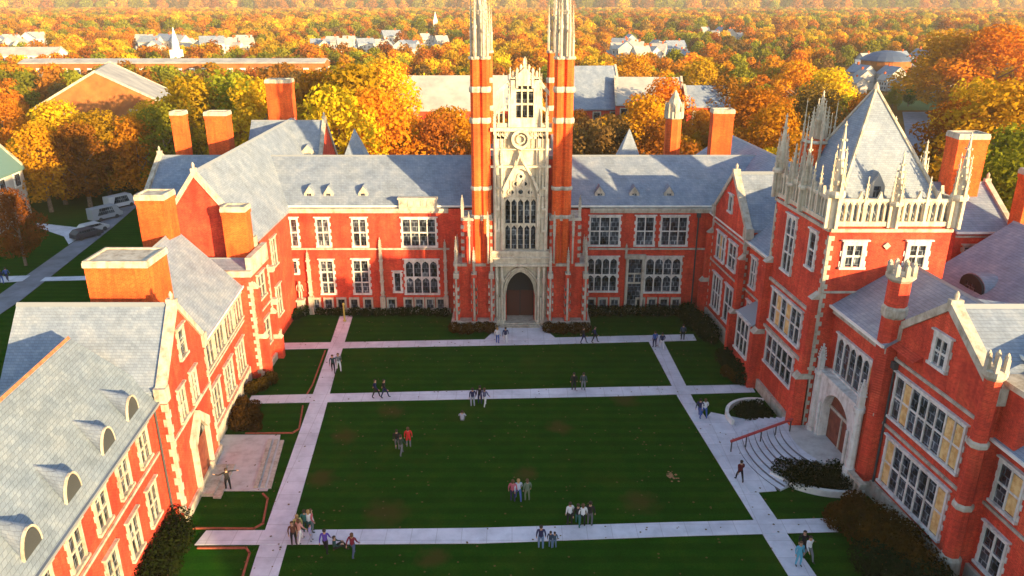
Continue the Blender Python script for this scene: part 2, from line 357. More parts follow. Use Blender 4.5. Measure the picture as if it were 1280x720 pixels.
# ---------------------------------------------------------------- architecture kit
def window(par, F, uc, z0, w, h, cols=2, rows=2, nw=0.0, arch=False, sur=.15, blinds=(), hood=True, transom=None, fm=None):
    """stone surround with mullions and transoms, glass set back between them"""
    o = MB(); a, b_ = uc - w / 2, uc + w / 2; z1 = z0 + h
    t = .11
    o.box(F, a - sur, a, nw - .05, nw + t, z0 - .02, z1 + .02)
    o.box(F, b_, b_ + sur, nw - .05, nw + t, z0 - .02, z1 + .02)
    o.box(F, a - sur, b_ + sur, nw - .05, nw + t + .02, z1 + .02, z1 + sur + .05)
    o.box(F, a - sur - .1, b_ + sur + .1, nw - .05, nw + t + .08, z0 - .18, z0 - .02)
    if hood: o.box(F, a - sur - .14, b_ + sur + .14, nw - .04, nw + t + .10, z1 + sur + .05, z1 + sur + .15)
    n = int(h / .32)
    for i in range(0, n, 2):                                   # long-and-short jamb blocks
        zz = z0 + i * h / n
        o.box(F, a - sur - .11, a - sur, nw - .04, nw + .05, zz, zz + h / n)
        o.box(F, b_ + sur, b_ + sur + .11, nw - .04, nw + .05, zz, zz + h / n)
    mw = .11; cw = (w - mw * (cols - 1)) / cols
    for i in range(1, cols):
        x = a + i * cw + (i - 1) * mw; o.box(F, x, x + mw, nw - .04, nw + .075, z0, z1)
    tz = []
    for j in range(1, rows):
        z = z0 + h * j / rows if transom is None else z0 + h * transom
        tz.append(z); o.box(F, a, b_, nw - .04, nw + .065, z - .06, z + .06)
    if arch:
        for zt in [z1] + (tz if arch == 2 else []):
            zt = zt if zt == z1 else zt - .06
            for i in range(cols):
                x = a + i * (cw + mw); m_ = x + cw / 2; q = cw * .55
                o.prism(F, [(x, zt), (x, zt - q), (x + cw * .12, zt - q * .5), (m_, zt)], nw - .02, nw + .055)
                o.prism(F, [(x + cw, zt), (m_, zt), (x + cw * .88, zt - q * .5), (x + cw, zt - q)], nw - .02, nw + .055)
    f = o.build('window', fm or (STONE_SH if par.name in ('right_range', 'square_tower', 'far_right_range', 'academic_hall', 'bay') else STONE), par)
    p = MB(); p.box(F, a, b_, nw - .05, nw + .012, z0, z1); p.build('pane', GLASS, f)
    if blinds:
        for i in blinds:
            p = MB(); x = a + i * (cw + mw); p.box(F, x + .02, x + cw - .02, nw + .013, nw + .03, z0 + .05, z1 - .1); p.build('blind', BLIND, f)
    return f

def quoins(mb, F, u, n, z0, z1, s, hb=.34, m=0):
    """corner blocks: u edge of the wall, s = direction into the wall, n = face of the wall"""
    k = int((z1 - z0) / hb)
    for i in range(k):
        l = .34 if i % 2 else .16; l2 = .16 if i % 2 else .34
        z = z0 + i * hb; a, b_ = (u - .05 * s, u + l * s); a, b_ = min(a, b_), max(a, b_)
        mb.box(F, a, b_, n - l2, n + .05, z + .01, z + hb - .01, m)

def roof_along(par, F, u0, u1, nf, nb, ze, zr, nm=None, oh=.35, t=.22, m=None, name='roof', ridge=None):
    nm = (nf + nb) / 2 if nm is None else nm
    s1 = (zr - ze) / (nf - nm); s2 = (zr - ze) / (nm - nb)
    b = MB(); a, c = nf + oh, nb - oh; za, zc = ze - oh * s1, ze - oh * s2
    b.lprism(F, [(a, za), (nm, zr), (c, zc), (c, zc + t), (nm, zr + t), (a, za + t)], u0, u1)
    o = b.build(name, m or SLATE, par)
    r = MB(); r.lprism(F, [(nm - .1, zr + t - .07), (nm + .1, zr + t - .07), (nm, zr + t + .08)], u0, u1); r.build('ridge_cap', ridge or LEAD, o)
    g_ = MB(); g_.lprism(F, [(a + .002, za + t), (a + .16, za + t + .02), (a + .16, za + t - .14), (a + .002, za + t - .16)], u0, u1); g_.build('gutter', WHITEP if ridge is None else LEAD, o)
    return o
def roof_across(par, F, u0, u1, nf, nb, ze, zr, oh=.0, t=.22, m=None, um=None, ridge=None):
    um = (u0 + u1) / 2 if um is None else um
    s1 = (zr - ze) / (um - u0); s2 = (zr - ze) / (u1 - um)
    b = MB(); a, c = u0 - oh, u1 + oh
    b.prism(F, [(a, ze - oh * s1), (um, zr), (c, ze - oh * s2), (c, ze - oh * s2 + t), (um, zr + t), (a, ze - oh * s1 + t)], nf, nb)
    o = b.build('roof', m or SLATE, par)
    r = MB(); r.prism(F, [(um - .16, zr + t - .1), (um + .16, zr + t - .1), (um, zr + t + .12)], nf, nb); r.build('ridge_cap', ridge or LEAD, o)
    return o
def coping(mb, F, u0, u1, n0, n1, ze, zr, um=None, up=.55, dn=.12, step=True):
    um = (u0 + u1) / 2 if um is None else um
    a, c = u0 - .15, u1 + .15
    mb.prism(F, [(a, ze - dn), (um, zr - dn), (um, zr + up), (a, ze + up)], n0, n1)
    mb.prism(F, [(um, zr - dn), (c, ze - dn), (c, ze + up), (um, zr + up)], n0, n1)
    if step:
        mb.box(F, u0 - .32, u0 + .35, n0 - .06, n1 + .06, ze - .5, ze + up + .05)
        mb.box(F, u1 - .35, u1 + .32, n0 - .06, n1 + .06, ze - .5, ze + up + .05)
        mb.box(F, um - .16, um + .16, n0 - .03, n1 + .03, zr + up - .15, zr + up + .12)
        q = F.p(um, (n0 + n1) / 2, 0); mb.oct(q[0], q[1], [(zr + up + .1, .1), (zr + up + .4, .13), (zr + up + .6, .03)], 6)
def chimney(par, F, u0, u1, n0, n1, z0, z1, pots=2, band=True, brick=None):
    b = MB(); b.box(F, u0, u1, n0, n1, z0, z1 - .3)
    if band: b.box(F, u0 - .05, u1 + .05, n0 - .05, n1 + .05, z1 - .6, z1 - .3)
    o = b.build('chimney', brick or BRICK_SUN, par)
    c = MB(); c.box(F, u0 - .07, u1 + .07, n0 - .07, n1 + .07, z1 - .3, z1)
    pots = 0
    w = .14
    c.box(F, u0 - .03, u1 + .03, n1 - w, n1 + .03, z1, z1 + .12); c.box(F, u0 - .03, u1 + .03, n0 - .03, n0 + w, z1, z1 + .12)
    c.box(F, u0 - .03, u0 + w, n0 + w, n1 - w, z1, z1 + .12); c.box(F, u1 - w, u1 + .03, n0 + w, n1 - w, z1, z1 + .12)
    f_ = MB(); f_.box(F, u0 + w, u1 - w, n0 + w, n1 - w, z1 - .02, z1 + .02); f_.build('flue_top', DARK if u1 - u0 < 1.6 else STONE, o)
    c.build('chimney_cap', STONE, o)
    for i in range(pots):
        p = MB(); q = F.p(u0 + (u1 - u0) * (i + .5) / pots, (n0 + n1) / 2, 0)
        p.oct(q[0], q[1], [(z1, .17), (z1 + .3, .15), (z1 + .3, .18), (z1 + .36, .18)], 10); p.build('chimney_pot', TERRA, o)
    return o
def strings(mb, F, u0, u1, zs, n=0.0, h=.14, pr=.1):
    for z in zs: mb.box(F, u0, u1, n - .05, n + pr, z, z + h)
def dormer(par, F, u, nfront, z0, w, h, depth, front=STONE, roofm=None, rounded=False):
    """small dormer: masonry front, glazed light, pitched roof running back into the slope"""
    b = MB(); a, c = u - w / 2, u + w / 2
    prof = [(a, z0), (c, z0), (c, z0 + h * .55), (u, z0 + h), (a, z0 + h * .55)]
    if rounded: prof = [(a, z0), (c, z0)] + [(u + w / 2 * math.cos(R(i * 18)), z0 + h * .35 + h * .65 * math.sin(R(i * 18))) for i in range(11)]
    b.prism(F, prof, nfront - .16, nfront)
    o = b.build('dormer', front, par)
    g_ = MB(); g_.box(F, u - w * .22, u + w * .22, nfront - .02, nfront + .02, z0 + h * .12, z0 + h * .55); g_.build('pane', GLASS, o)
    r = MB(); e = .08
    if rounded:
        r.prism(F, [(u + (w / 2 + e) * math.cos(R(i * 18)), z0 + h * .35 + (h * .65 + e) * math.sin(R(i * 18))) for i in range(11)] + [(a - e, z0 - .4), (c + e, z0 - .4)], nfront - .17, nfront - depth)
    else:
        r.prism(F, [(a - e, z0 - .3), (c + e, z0 - .3), (c + e, z0 + h * .55), (u, z0 + h + e), (a - e, z0 + h * .55)], nfront - .17, nfront - depth)
    r.build('dormer_roof', roofm or SLATE, o); return o
def downpipe(par, F, u, n, z0, z1):
    b = MB(); q = F.p(u, n + .1, 0); b.oct(q[0], q[1], [(z0, .07), (z1, .07)], 8); b.box(F, u - .18, u + .18, n, n + .28, z1 - .1, z1 + .35)
    return b.build('downpipe', IRON, par)
def buttress(mb, F, u, n, z0, z1, w=.5, pr=.6, m=0, ms=1):
    mb.box(F, u - w / 2, u + w / 2, n - .05, n + pr, z0, z0 + (z1 - z0) * .45, m)
    zc = z0 + (z1 - z0) * .45
    mb.lprism(F, [(n - .05, zc), (n + pr + .03, zc), (n + pr * .6, zc + .4), (n - .05, zc + .4)], u - w / 2 - .03, u + w / 2 + .03, ms)
    mb.box(F, u - w * .42, u + w * .42, n - .05, n + pr * .6, zc + .3, z1, m)
    mb.lprism(F, [(n - .05, z1), (n + pr * .6 + .03, z1), (n - .05, z1 + .5)], u - w * .45, u + w * .45, ms)

# ================================================================ MAIN HALL
MF = Fr((0, 73), (1, 0), (0, -1))
hall = thing('academic_hall', 'long red brick hall across the far end of the lawn, either side of the gatehouse', 'building', (0, 73, 0))
b = MB(); b.box(MF, -23.9, 20.5, -11, 0, 0, 10.9)
for x0, x1 in ((-36, -23.9),): b.box(MF, x0, x1, -11, -.02, 0, 10.9)
b.build('wall', BRICK, hall)
for x0, x1 in ((-23.9, -6.2), (7.6, 20.5)):
    b = MB(); b.box(MF, x0, x1, -.05, .16, 0, .55); strings(b, MF, x0, x1, [6.78], 0, .16, .12)
    b.box(MF, x0, x1, -.3, .22, 10.55, 10.75); b.box(MF, x0, x1, -.3, .32, 10.75, 11.0); b.build('cornice', STONE, hall)
b = MB(); b.box(MF, -10.95, -7.3, -.3, .36, 10.8, 11.15); b.box(MF, -10.95, -7.3, -.25, .3, 11.15, 11.9); b.box(MF, -11.05, -7.2, -.3, .38, 11.9, 12.1)
for i in range(6): b.box(MF, -10.7 + i * .62, -10.35 + i * .62, .3, .345, 11.25, 11.8)
b.build('parapet', STONE, hall)
roof_along(hall, MF, -36, 25.5, 0, -11, 10.95, 14.85, oh=-.1)
b = MB(); coping(b, Fr((-36, 78.5), (0, 1), (-1, 0)), -5.5, 5.5, -.3, .1, 10.95, 14.9); b.build('gable_coping', STONE, hall)
for x0, x1, c in ((-22.34, -21.06, 2), (-19.14, -17.97, 2), (-15.62, -14.3, 2), (-10.75, -7.5, 4)):
    window(hall, MF, (x0 + x1) / 2, 7.2, x1 - x0 - .1, 2.65, c, 2)
window(hall, MF, -18.5, 2.2, 1.15, 3.35, 2, 3); window(hall, MF, -15.1, 2.2, 1.4, 3.4, 2, 3)
window(hall, MF, -9.05, 2.2, 3.1, 3.35, 4, 2, arch=2); window(hall, MF, -22.05, 4.35, 1.15, 1.2, 2, 1)
window(hall, MF, -11.5, 2.4, .55, 1.9, 1, 1)
window(hall, MF, 9.1, 7.3, 2.75, 2.75, 3, 2); window(hall, MF, 13.05, 7.3, 1.6, 2.75, 2, 2); window(hall, MF, 15.9, 7.3, 2.4, 2.75, 3, 2)
window(hall, MF, 9.0, 2.45, 2.9, 3.4, 4, 2, arch=2); window(hall, MF, 15.1, 2.35, 3.4, 3.5, 4, 2, arch=2)
# side door bay with balcony rail
b = MB(); b.box(MF, 11.35, 11.6, -.05, .35, .5, 6.1); b.box(MF, 12.95, 13.2, -.05, .35, .5, 6.1); b.box(MF, 11.2, 13.3, -.05, .4, 5.9, 6.3)
b.box(MF, 11.6, 12.95, 0, .12, 3.2, 3.35); b.box(MF, 11.6, 12.95, 0, .12, 4.2, 4.35); b.box(MF, 12.2, 12.35, 0, .12, 3.35, 4.2)
q = MF.p(11.3, .3, 0); b.pin(q[0], q[1], 6.2, 1.3, .14); fr = b.build('side_door', STONE, hall)
b = MB(); b.box(MF, 11.6, 12.95, 0, .03, .5, 5.9); b.build('door_leaf', GLASS, fr)
# basement lights
for x in [-19.9, -18.6, -17.3, -16.0, -14.6, -12.2, -10.5, -9.4, -8.3, -7.2, 8.0, 9.2, 10.4, 13.0, 14.2, 15.4, 16.6]:
    b = MB(); b.box(MF, x - .5, x - .34, -.02, .2, .5, 1.55); b.box(MF, x + .34, x + .5, -.02, .2, .5, 1.55); b.box(MF, x - .5, x + .5, -.02, .22, 1.55, 1.72)
    fr = b.build('basement_window', STONE, hall); b = MB(); b.box(MF, x - .34, x + .34, 0, .03, .56, 1.55); b.build('pane', GLASS, fr)
# tall thin stone shafts and rain pipes against the wall
for x, z1 in ((-13.05, 7.5), (-6.65, 7.3), (-20.3, 6.2)):
    b = MB(); b.box(MF, x - .24, x + .24, 0, .5, 0, 1.9); b.box(MF, x - .14, x + .14, 0, .3, 1.9, z1 - 1); p_ = MF.p(x, .2, 0); b.pin(p_[0], p_[1], z1 - 1.4, 2.0, .16)
    for z in (2.2, 3.4, 4.6, 5.6): b.box(MF, x - .2, x + .2, 0, .34, z, z + .16)
    b.build('wall_shaft', STONE, hall)
for x in (-19.9, -18.0, -14.6, 8.6, 12.0, 15.4): dormer(hall, MF, x, -1.1 , 11.35, .95, 1.5, 2.4)
chimney(hall, Fr((21.6, 80.5), (1, 0), (0, -1)), -1.05, 1.05, -.7, .7, 12.5, 19.4, pots=3)
for x in (-16.9, 12.6):
    b = MB(); b.oct(x, 83.5, [(10.9, 2.6), (12.9, 2.3), (17.0, .05)], 4); b.build('pyramid_roof', SLATE, hall)
for u in (-23.3, 18.2): downpipe(hall, MF, u, 0, .5, 10.2)

# ================================================================ GATEHOUSE
gx = .8
gate = thing('gatehouse', 'twin-spired gatehouse of orange brick and pale carved stone with a pointed arch', 'gatehouse', (gx, 70, 0))
GF = Fr((gx, 70.15), (1, 0), (0, -1))
b = MB(); b.box(GF, -3.4, 3.6, -10, -1.6, 0, 16.0); b.box(GF, -2.7, -1.35 + .0, -1.6, -.2, 0, 9); b.box(GF, 1.35, 2.7, -1.6, -.2, 0, 9)
b.build('wall', BRICK, gate)
# stone front with a real pointed opening
b = MB(); HW = 1.42; ZT = 5.5
def arch_h(u, hw=HW, zs=3.0, zt=ZT): 
    t = min(1, abs(u) / hw); return zs + (zt - zs) * math.sqrt(max(0, 1 - t ** 1.7))
b.box(GF, -2.55, -HW, -1.6, .1, 0, 19.0); b.box(GF, HW, 2.55, -1.6, .1, 0, 19.0)
K = 14
for i in range(K):
    u0 = -HW + 2 * HW * i / K; u1 = u0 + 2 * HW / K
    b.prism(GF, [(u0, arch_h(u0)), (u1, arch_h(u1)), (u1, 6.4), (u0, 6.4)], -1.6, .1)
b.box(GF, -HW, HW, -1.6, -.15, 6.4, 19.0)
b.box(GF, -2.55, 2.55, -2.6, .1, 18.2, 19.0)
front = b.build('stone_front', STONE_C, gate)
b = MB()
for k_ in range(3):                                            # arch mouldings
    hw = HW + .02 + .24 * k_; pr = .16 + .14 * k_
    for sx in (-1, 1): b.box(GF, min(sx * hw, sx * (hw + .14)), max(sx * hw, sx * (hw + .14)), .1, pr + .1, 0, 3.0)
    pts = [(-hw + 2 * hw * i / 16) for i in range(17)]
    for i in range(16):
        u0, u1 = pts[i], pts[i + 1]; a0, a1 = arch_h(u0, hw, 3.0, ZT + .22 * k_), arch_h(u1, hw, 3.0, ZT + .22 * k_)
        b.prism(GF, [(u0, a0), (u1, a1), (u1, a1 + .16), (u0, a0 + .16)], .1, pr + .1)
for z, h, pr in ((6.25, .22, .75), (6.47, .5, .5), (6.97, .16, .7), (7.13, .35, .45), (7.48, .22, .55), (15.6, .18, .22), (18.9, .3, .3), (17.2, .12, .16)):
    b.box(GF, -2.75, 2.75, -.1, .1 + pr, z, z + h)
for i in range(12): b.box(GF, -2.5 + i * .44, -2.3 + i * .44, .5, .68, 6.5, 6.95)
for sx in (-1, 1):
    for u in (1.75, 2.25): p_ = GF.p(sx * u, .5, 0); b.oct(p_[0], p_[1], [(0, .2), (.7, .2), (.7, .12), (4.6, .12), (4.6, .2), (5.0, .2)], 8); b.pin(p_[0], p_[1], 5.0, 2.2, .16)
    p_ = GF.p(sx * 2.35, .25, 0); b.oct(p_[0], p_[1], [(7.7, .15), (18.6, .12)], 6); b.pin(p_[0], p_[1], 18.6, 2.4, .17)
    p_ = GF.p(sx * 1.75, .2, 0); b.oct(p_[0], p_[1], [(7.7, .1), (16.2, .1)], 6); b.pin(p_[0], p_[1], 16.0, 1.6, .13)
    for j in range(4):                                         # blind panels of the frieze
        u = sx * (.95 + j * .38); b.box(GF, u - .15, u - .1, .1, .2, 17.4, 18.8); b.prism(GF, [(u - .1, 18.6), (u + .1, 18.85), (u + .2, 18.4), (u + .1, 18.4)], .1, .18)
    for z in (9.5, 11.6, 13.6): b.box(GF, sx * 2.15 - .22, sx * 2.15 + .22, .1, .42, z, z + .22); b.box(GF, sx * 2.05 - .1, sx * 2.05 + .1, .1, .3, z + .22, z + 1.3)
b.build('moulding', STONE_C, front)
# great window
wu = .0; o = MB(); WX = 1.52
def wtop(u): t = min(1, abs(u) / WX); return 13.2 + 2.3 * math.sqrt(max(0, 1 - t ** 1.6))
o.box(GF, -WX - .2, -WX, -.1, .3, 7.75, 13.2); o.box(GF, WX, WX + .2, -.1, .3, 7.75, 13.2)
for i in range(16):
    u0 = -WX - .1 + 2 * (WX + .1) * i / 16; u1 = u0 + 2 * (WX + .1) / 16; a0, a1 = wtop(u0), wtop(u1)
    o.prism(GF, [(u0, a0), (u1, a1), (u1, a1 + .24), (u0, a0 + .24)], -.1, .34)
for sx in (-1, 1):                                             # ogee gable over it
    o.prism(GF, [(sx * (WX + .2), 13.6), (sx * .9, 15.2), (sx * .3, 16.3), (0, 17.3), (0, 16.9), (sx * .35, 15.8), (sx * .9, 14.8), (sx * WX, 13.35)], .1, .42)
p_ = GF.p(0, .3, 0); o.oct(p_[0], p_[1], [(17.1, .1), (17.3, .3), (17.5, .1), (17.6, .05)], 6)
for i in range(1, 5): u = -WX + 2 * WX * i / 5; o.box(GF, u - .07, u + .07, -.1, .12, 7.75, min(wtop(u), 14.6))
for z in (10.2, 12.7): o.box(GF, -WX, WX, -.1, .1, z - .08, z + .08)
for i in range(5):
    x = -WX + 2 * WX * i / 5; w_ = 2 * WX / 5
    for zt in (12.62, 10.12):
        o.prism(GF, [(x, zt), (x, zt - .4), (x + w_ / 2, zt)], -.1, .08); o.prism(GF, [(x + w_, zt), (x + w_ / 2, zt), (x + w_, zt - .4)], -.1, .08)
def ring(mb, F, u, z, r0, r1, n0, n1, k=16):
    for i in range(k):
        a0, a1 = 2 * math.pi * i / k, 2 * math.pi * (i + 1) / k
        mb.prism(F, [(u + r0 * math.cos(a0), z + r0 * math.sin(a0)), (u + r1 * math.cos(a0), z + r1 * math.sin(a0)), (u + r1 * math.cos(a1), z + r1 * math.sin(a1)), (u + r0 * math.cos(a1), z + r0 * math.sin(a1))], n0, n1)
for u, z, r in ((-.85, 13.25, .36), (0, 13.3, .38), (.85, 13.25, .36), (-.42, 14.05, .34), (.42, 14.05, .34), (0, 14.75, .32)):
    ring(o, GF, u, z, r - .13, r, -.05, .14, 12)
    for q in range(4): a = q * math.pi / 2 + .78; o.box(GF, u + (r - .12) * math.cos(a) - .05, u + (r - .12) * math.cos(a) + .05, -.05, .1, z + (r - .12) * math.sin(a) - .05, z + (r - .12) * math.sin(a) + .05)
gw = o.build('window', STONE_C, gate)
p = MB()
for i in range(16):
    u0 = -WX + 2 * WX * i / 16; u1 = u0 + 2 * WX / 16; p.prism(GF, [(u0, 7.75), (u1, 7.75), (u1, wtop(u1)), (u0, wtop(u0))], -.2, -.08)
p.build('pane', GLASS, gw)
p = MB()
for i in range(16):
    u0 = -WX + 2 * WX * i / 16; u1 = u0 + 2 * WX / 16; p.prism(GF, [(u0, 12.8), (u1, 12.8), (u1, wtop(u1)), (u0, wtop(u0))], -.07, .02)
p.build('tracery_plate', STONE_C, gw)
for u, z, r in ((-.85, 13.25, .2), (0, 13.3, .22), (.85, 13.25, .2), (-.42, 14.05, .18), (.42, 14.05, .18), (0, 14.75, .17)):
    p = MB(); p.prism(GF, [(u + r * math.cos(a * math.pi / 4), z + r * math.sin(a * math.pi / 4)) for a in range(8)], .0, .04); p.build('quatrefoil_pane', GLASS, gw)
# clock / rose roundel
o = MB(); ring(o, GF, 0, 18.2, .62, .86, .1, .55, 20); ring(o, GF, 0, 18.2, .3, .42, .1, .42, 16)
for q in range(8): a = q * math.pi / 4; u0, z0 = .4 * math.cos(a), 18.2 + .4 * math.sin(a); o.box(GF, u0 - .05, u0 + .05, .1, .38, z0 - .05, z0 + .05)
ro = o.build('rose_roundel', STONE_C, gate)
p = MB(); p.prism(GF, [(.63 * math.cos(a * math.pi / 10), 18.2 + .63 * math.sin(a * math.pi / 10)) for a in range(20)], .1, .16); p.build('dial', STONE, ro)
# crowning stone screen above
o = MB(); SX = 1.25; sF = Fr((gx + .35, 70.5), (1, 0), (0, -1))
def stop(u): t = abs(u) / SX; return 23.4 + 1.0 * (1 - t) ** 1.3
o.box(sF, -SX, -.78, -.7, 0, 19, 23.4); o.box(sF, .78, SX, -.7, 0, 19, 23.4); o.box(sF, -.78, .78, -.7, 0, 19, 20.0)
for i in range(12):
    u0 = -SX + 2 * SX * i / 12; u1 = u0 + 2 * SX / 12; zb = 22.8 if abs(u0 + SX / 12) < .78 else 23.3
    o.prism(sF, [(u0, zb), (u1, zb), (u1, stop(u1)), (u0, stop(u0))], -.7, 0)
for u in (-.27, .27): o.box(sF, u - .06, u + .06, -.5, -.05, 20, 22.8)
for z in (21.2, 22.4): o.box(sF, -.78, .78, -.5, -.08, z - .09, z + .09)
for sx in (-1, 1):
    p_ = sF.p(sx * 1.3, -.2, 0); o.pin(p_[0], p_[1], 19, 5.4, .24)
    p_ = sF.p(sx * .7, 0, 0); o.pin(p_[0], p_[1], 22.6, 1.8, .14)
    for q in range(3):
        p_ = sF.p(sx * (.35 + .35 * q), -.3, 0); o.oct(p_[0], p_[1], [(stop(.35 + .35 * q) - .1, .12), (stop(.35 + .35 * q) + .4, .16), (stop(.35 + .35 * q) + .6, .03)], 5)
    # open flying tracery at the sides
    for u in (1.7, 2.15): p_ = sF.p(sx * u - .2, -.3, 0); o.pin(p_[0], p_[1], 19, 4.9 - (u - 1.7) * 2, .11)
    o.prism(sF, [(sx * 1.3 - (0), 23.4), (sx * 1.3, 22.9), (sx * 2.4 - .2, 21.9), (sx * 2.4 - .2, 22.3)], -.4, -.2)
    o.prism(sF, [(sx * 1.3, 21.2), (sx * 1.3, 20.9), (sx * 2.4 - .2, 20.3), (sx * 2.4 - .2, 20.6)], -.4, -.2)
    o.box(sF, min(sx * 1.2, sx * 2.5), max(sx * 1.2, sx * 2.5), -.4, -.2, 19.0, 19.5)
p_ = sF.p(0, -.3, 0); o.pin(p_[0], p_[1], 24.2, 1.1, .2)
cs = o.build('crown_screen', STONE_C, gate)
p = MB(); p.box(sF, -.78, .78, -.45, -.38, 20, 22.8); p.build('pane', GLASS, cs)
# roof deck and parapet behind
b = MB(); b.box(GF, -3.3, 3.5, -9.9, -1.7, 16.0, 16.3); b.build('roof', LEAD, gate)
b = MB()
for sx in (-1, 1): b.box(GF, sx * 3.3 - .2, sx * 3.3 + .2, -9.9, -2.2, 16.3, 17.3)
b.box(GF, -3.3, 3.3, -9.9, -9.5, 16.3, 17.3); b.build('parapet', STONE, gate)
# four spired turrets
def spired_turret(x, y, zb, front=True):
    sh = MB(); s_ = MB()
    offs = ((-.42, 0, .50), (.42, .05, .52), (0, .42, .52)) if front else ((-.32, 0, .42), (.34, 0, .42))
    for dx, dy, r in offs: sh.oct(x + dx, y + dy, [(zb, r * 1.08), (11, r * 1.05), (11, r), (25.2, r * .9)], 8)
    o = sh.build('turret', BRICK_SUN, gate)
    for z, h in ((10.8, .35), (13.5, .35), (19.6, .5), (22.3, .5), (25.1, .25)):
        for dx, dy, r in offs: s_.oct(x + dx, y + dy, [(z, r * 1.12), (z + h * .3, r * 1.2), (z + h * .7, r * 1.2), (z + h, r * 1.08)], 8)
    tops = ((0, .1, 8.6, .30), (-.68, -.2, 5.0, .14), (.7, -.2, 3.2, .14), (-.36, -.5, 6.0, .16), (.36, -.5, 5.2, .16), (-.7, .4, 4.2, .13), (.7, .4, 4.4, .13), (-.3, .9, 5.2, .15), (.4, .9, 5.6, .15))
    if not front: tops = ((0, 0, 7.0, .26), (-.6, -.2, 4.4, .13), (.6, -.2, 4.0, .13), (0, -.5, 5.2, .14), (-.4, .5, 4.6, .13), (.4, .5, 4.6, .13))
    for dx, dy, h, r in tops: s_.pin(x + dx, y + dy, 25.2, h, r, k=6)
    s_.build('spire', STONE, o)
    return o
for x in (-2.85, 4.6):
    spired_turret(x, 70.2, 0); spired_turret(x + (.25 if x < 0 else -.45), 78.6, 0, False)
# clustered buttress bases left and right of the arch
for sx in (-1, 1):
    c = gx + .05; w = MB(); q = MB()
    def U(a): return c + sx * a
    f = Fr((0, 70.2), (1, 0), (0, -1))
    def bx(mb, a0, a1, n0, n1, z0, z1): mb.box(f, min(U(a0), U(a1)), max(U(a0), U(a1)), n0, n1, z0, z1)
    bx(w, 2.5, 6.4, -2.6, .6, .9, 6.3); bx(w, 2.7, 5.6, -2.6, .3, 6.3, 10.7); bx(w, 2.6, 3.0, .6, 1.4, .9, 5.2); bx(w, 4.2, 4.7, .6, 1.5, .9, 5.6); bx(w, 5.9, 6.4, .6, 1.3, .9, 5.2)
    bx(w, 2.9, 3.3, .3, .9, 6.3, 9.4); bx(w, 4.6, 5.1, .3, 1.0, 6.3, 9.6)
    w.build('buttress', BRICK, gate)
    bx(q, 2.3, 6.7, -2.7, 1.7, 0, .9)
    for a0 in (2.6, 4.25, 5.95):
        bx(q, a0 - .05, a0 + .45, .5, 1.45, 5.2, 5.7); p_ = (U(a0 + .2), 70.2 - 1.15); q.pin(p_[0], p_[1], 5.7, 2.6, .17); q.oct(U(a0 + .2), 70.2 - 1.5, [(1.0, .12), (5.3, .1)], 5)
        for z in (1.6, 2.4, 3.2, 4.0): bx(q, a0 - .08, a0 + .1, .58, 1.5, z, z + .3); bx(q, a0 + .36, a0 + .5, .58, 1.5, z + .3, z + .6)
    for a0 in (3.1, 4.85): q.pin(U(a0), 69.15, 9.3, 2.4, .16); q.oct(U(a0), 69.2, [(6.6, .1), (9.4, .09)], 5)
    bx(q, 2.5, 6.45, -2.65, .68, 6.2, 6.45); bx(q, 2.65, 5.65, -2.65, .38, 10.6, 10.85)
    for z in np.arange(7, 10.4, .7): bx(q, 5.35, 5.66, -.3, .36, z, z + .35); bx(q, 2.7, 2.95, -.3, .36, z, z + .35)
    q.pin(U(5.5), 70.2, 10.8, 2.2, .17); q.pin(U(6.2), 70.2, 6.4, 2.6, .18); q.pin(U(6.2), 72.2, 6.4, 2.2, .16)
    q.build('buttress_dressing', STONE, gate)
# passage and doors
b = MB(); b.box(GF, -1.42, 1.42, -1.62, -1.5, .1, 5.6); dr = b.build('doorway_back', DARK, gate)
for sx in (-1, 1): b = MB(); b.box(GF, min(sx * .04, sx * 1.25), max(sx * .04, sx * 1.25), -1.5, -1.42, .2, 3.0); b.build('door', mat('dark_door', (.07, .02, .015), .5), dr)
b = MB()
for i in range(3): b.box(GF, -1.9 - .1 * i, 1.9 + .1 * i, -1.5, .9 - .3 * i + .3, .07 + i * .0, .12 + .1 * i)
b.build('doorstep', STONE, gate)

# ================================================================ LEFT: NORTH-WEST WING (long wing seen end on)
nw_ = thing('north_west_wing', 'tall gabled brick wing with broad slate roof at the left end of the long hall', 'building', (-25.9, 62, 0))
WF = Fr((-25.9, 62), (1, 0), (0, -1))
b = MB(); b.prism(WF, [(-4.1, 0), (4.1, 0), (4.1, 10.9), (0, 16.4), (-4.1, 10.9)], -31, 0)
b.box(WF, -4.1, 4.85, -1, 3.6, 0, 9.3); b.box(WF, 3.0, 4.1, -1.5, 0, 0, 10.9); b.build('wall', BRICK, nw_)
b = MB(); b.prism(WF, [(-4.35, 10.7), (0, 16.55), (4.35, 10.7), (4.35, 10.95), (0, 16.85), (-4.35, 10.95)], -31, -.3)
ro = b.build('roof', SLATE, nw_)
b = MB(); b.prism(WF, [(-.15, 16.8), (.15, 16.8), (0, 17.0)], -31, -.3); b.build('ridge_cap', LEAD, ro)
b = MB(); coping(b, WF, -4.1, 4.1, -.4, .12, 10.9, 16.6, up=.45); b.build('gable_coping', STONE, nw_)
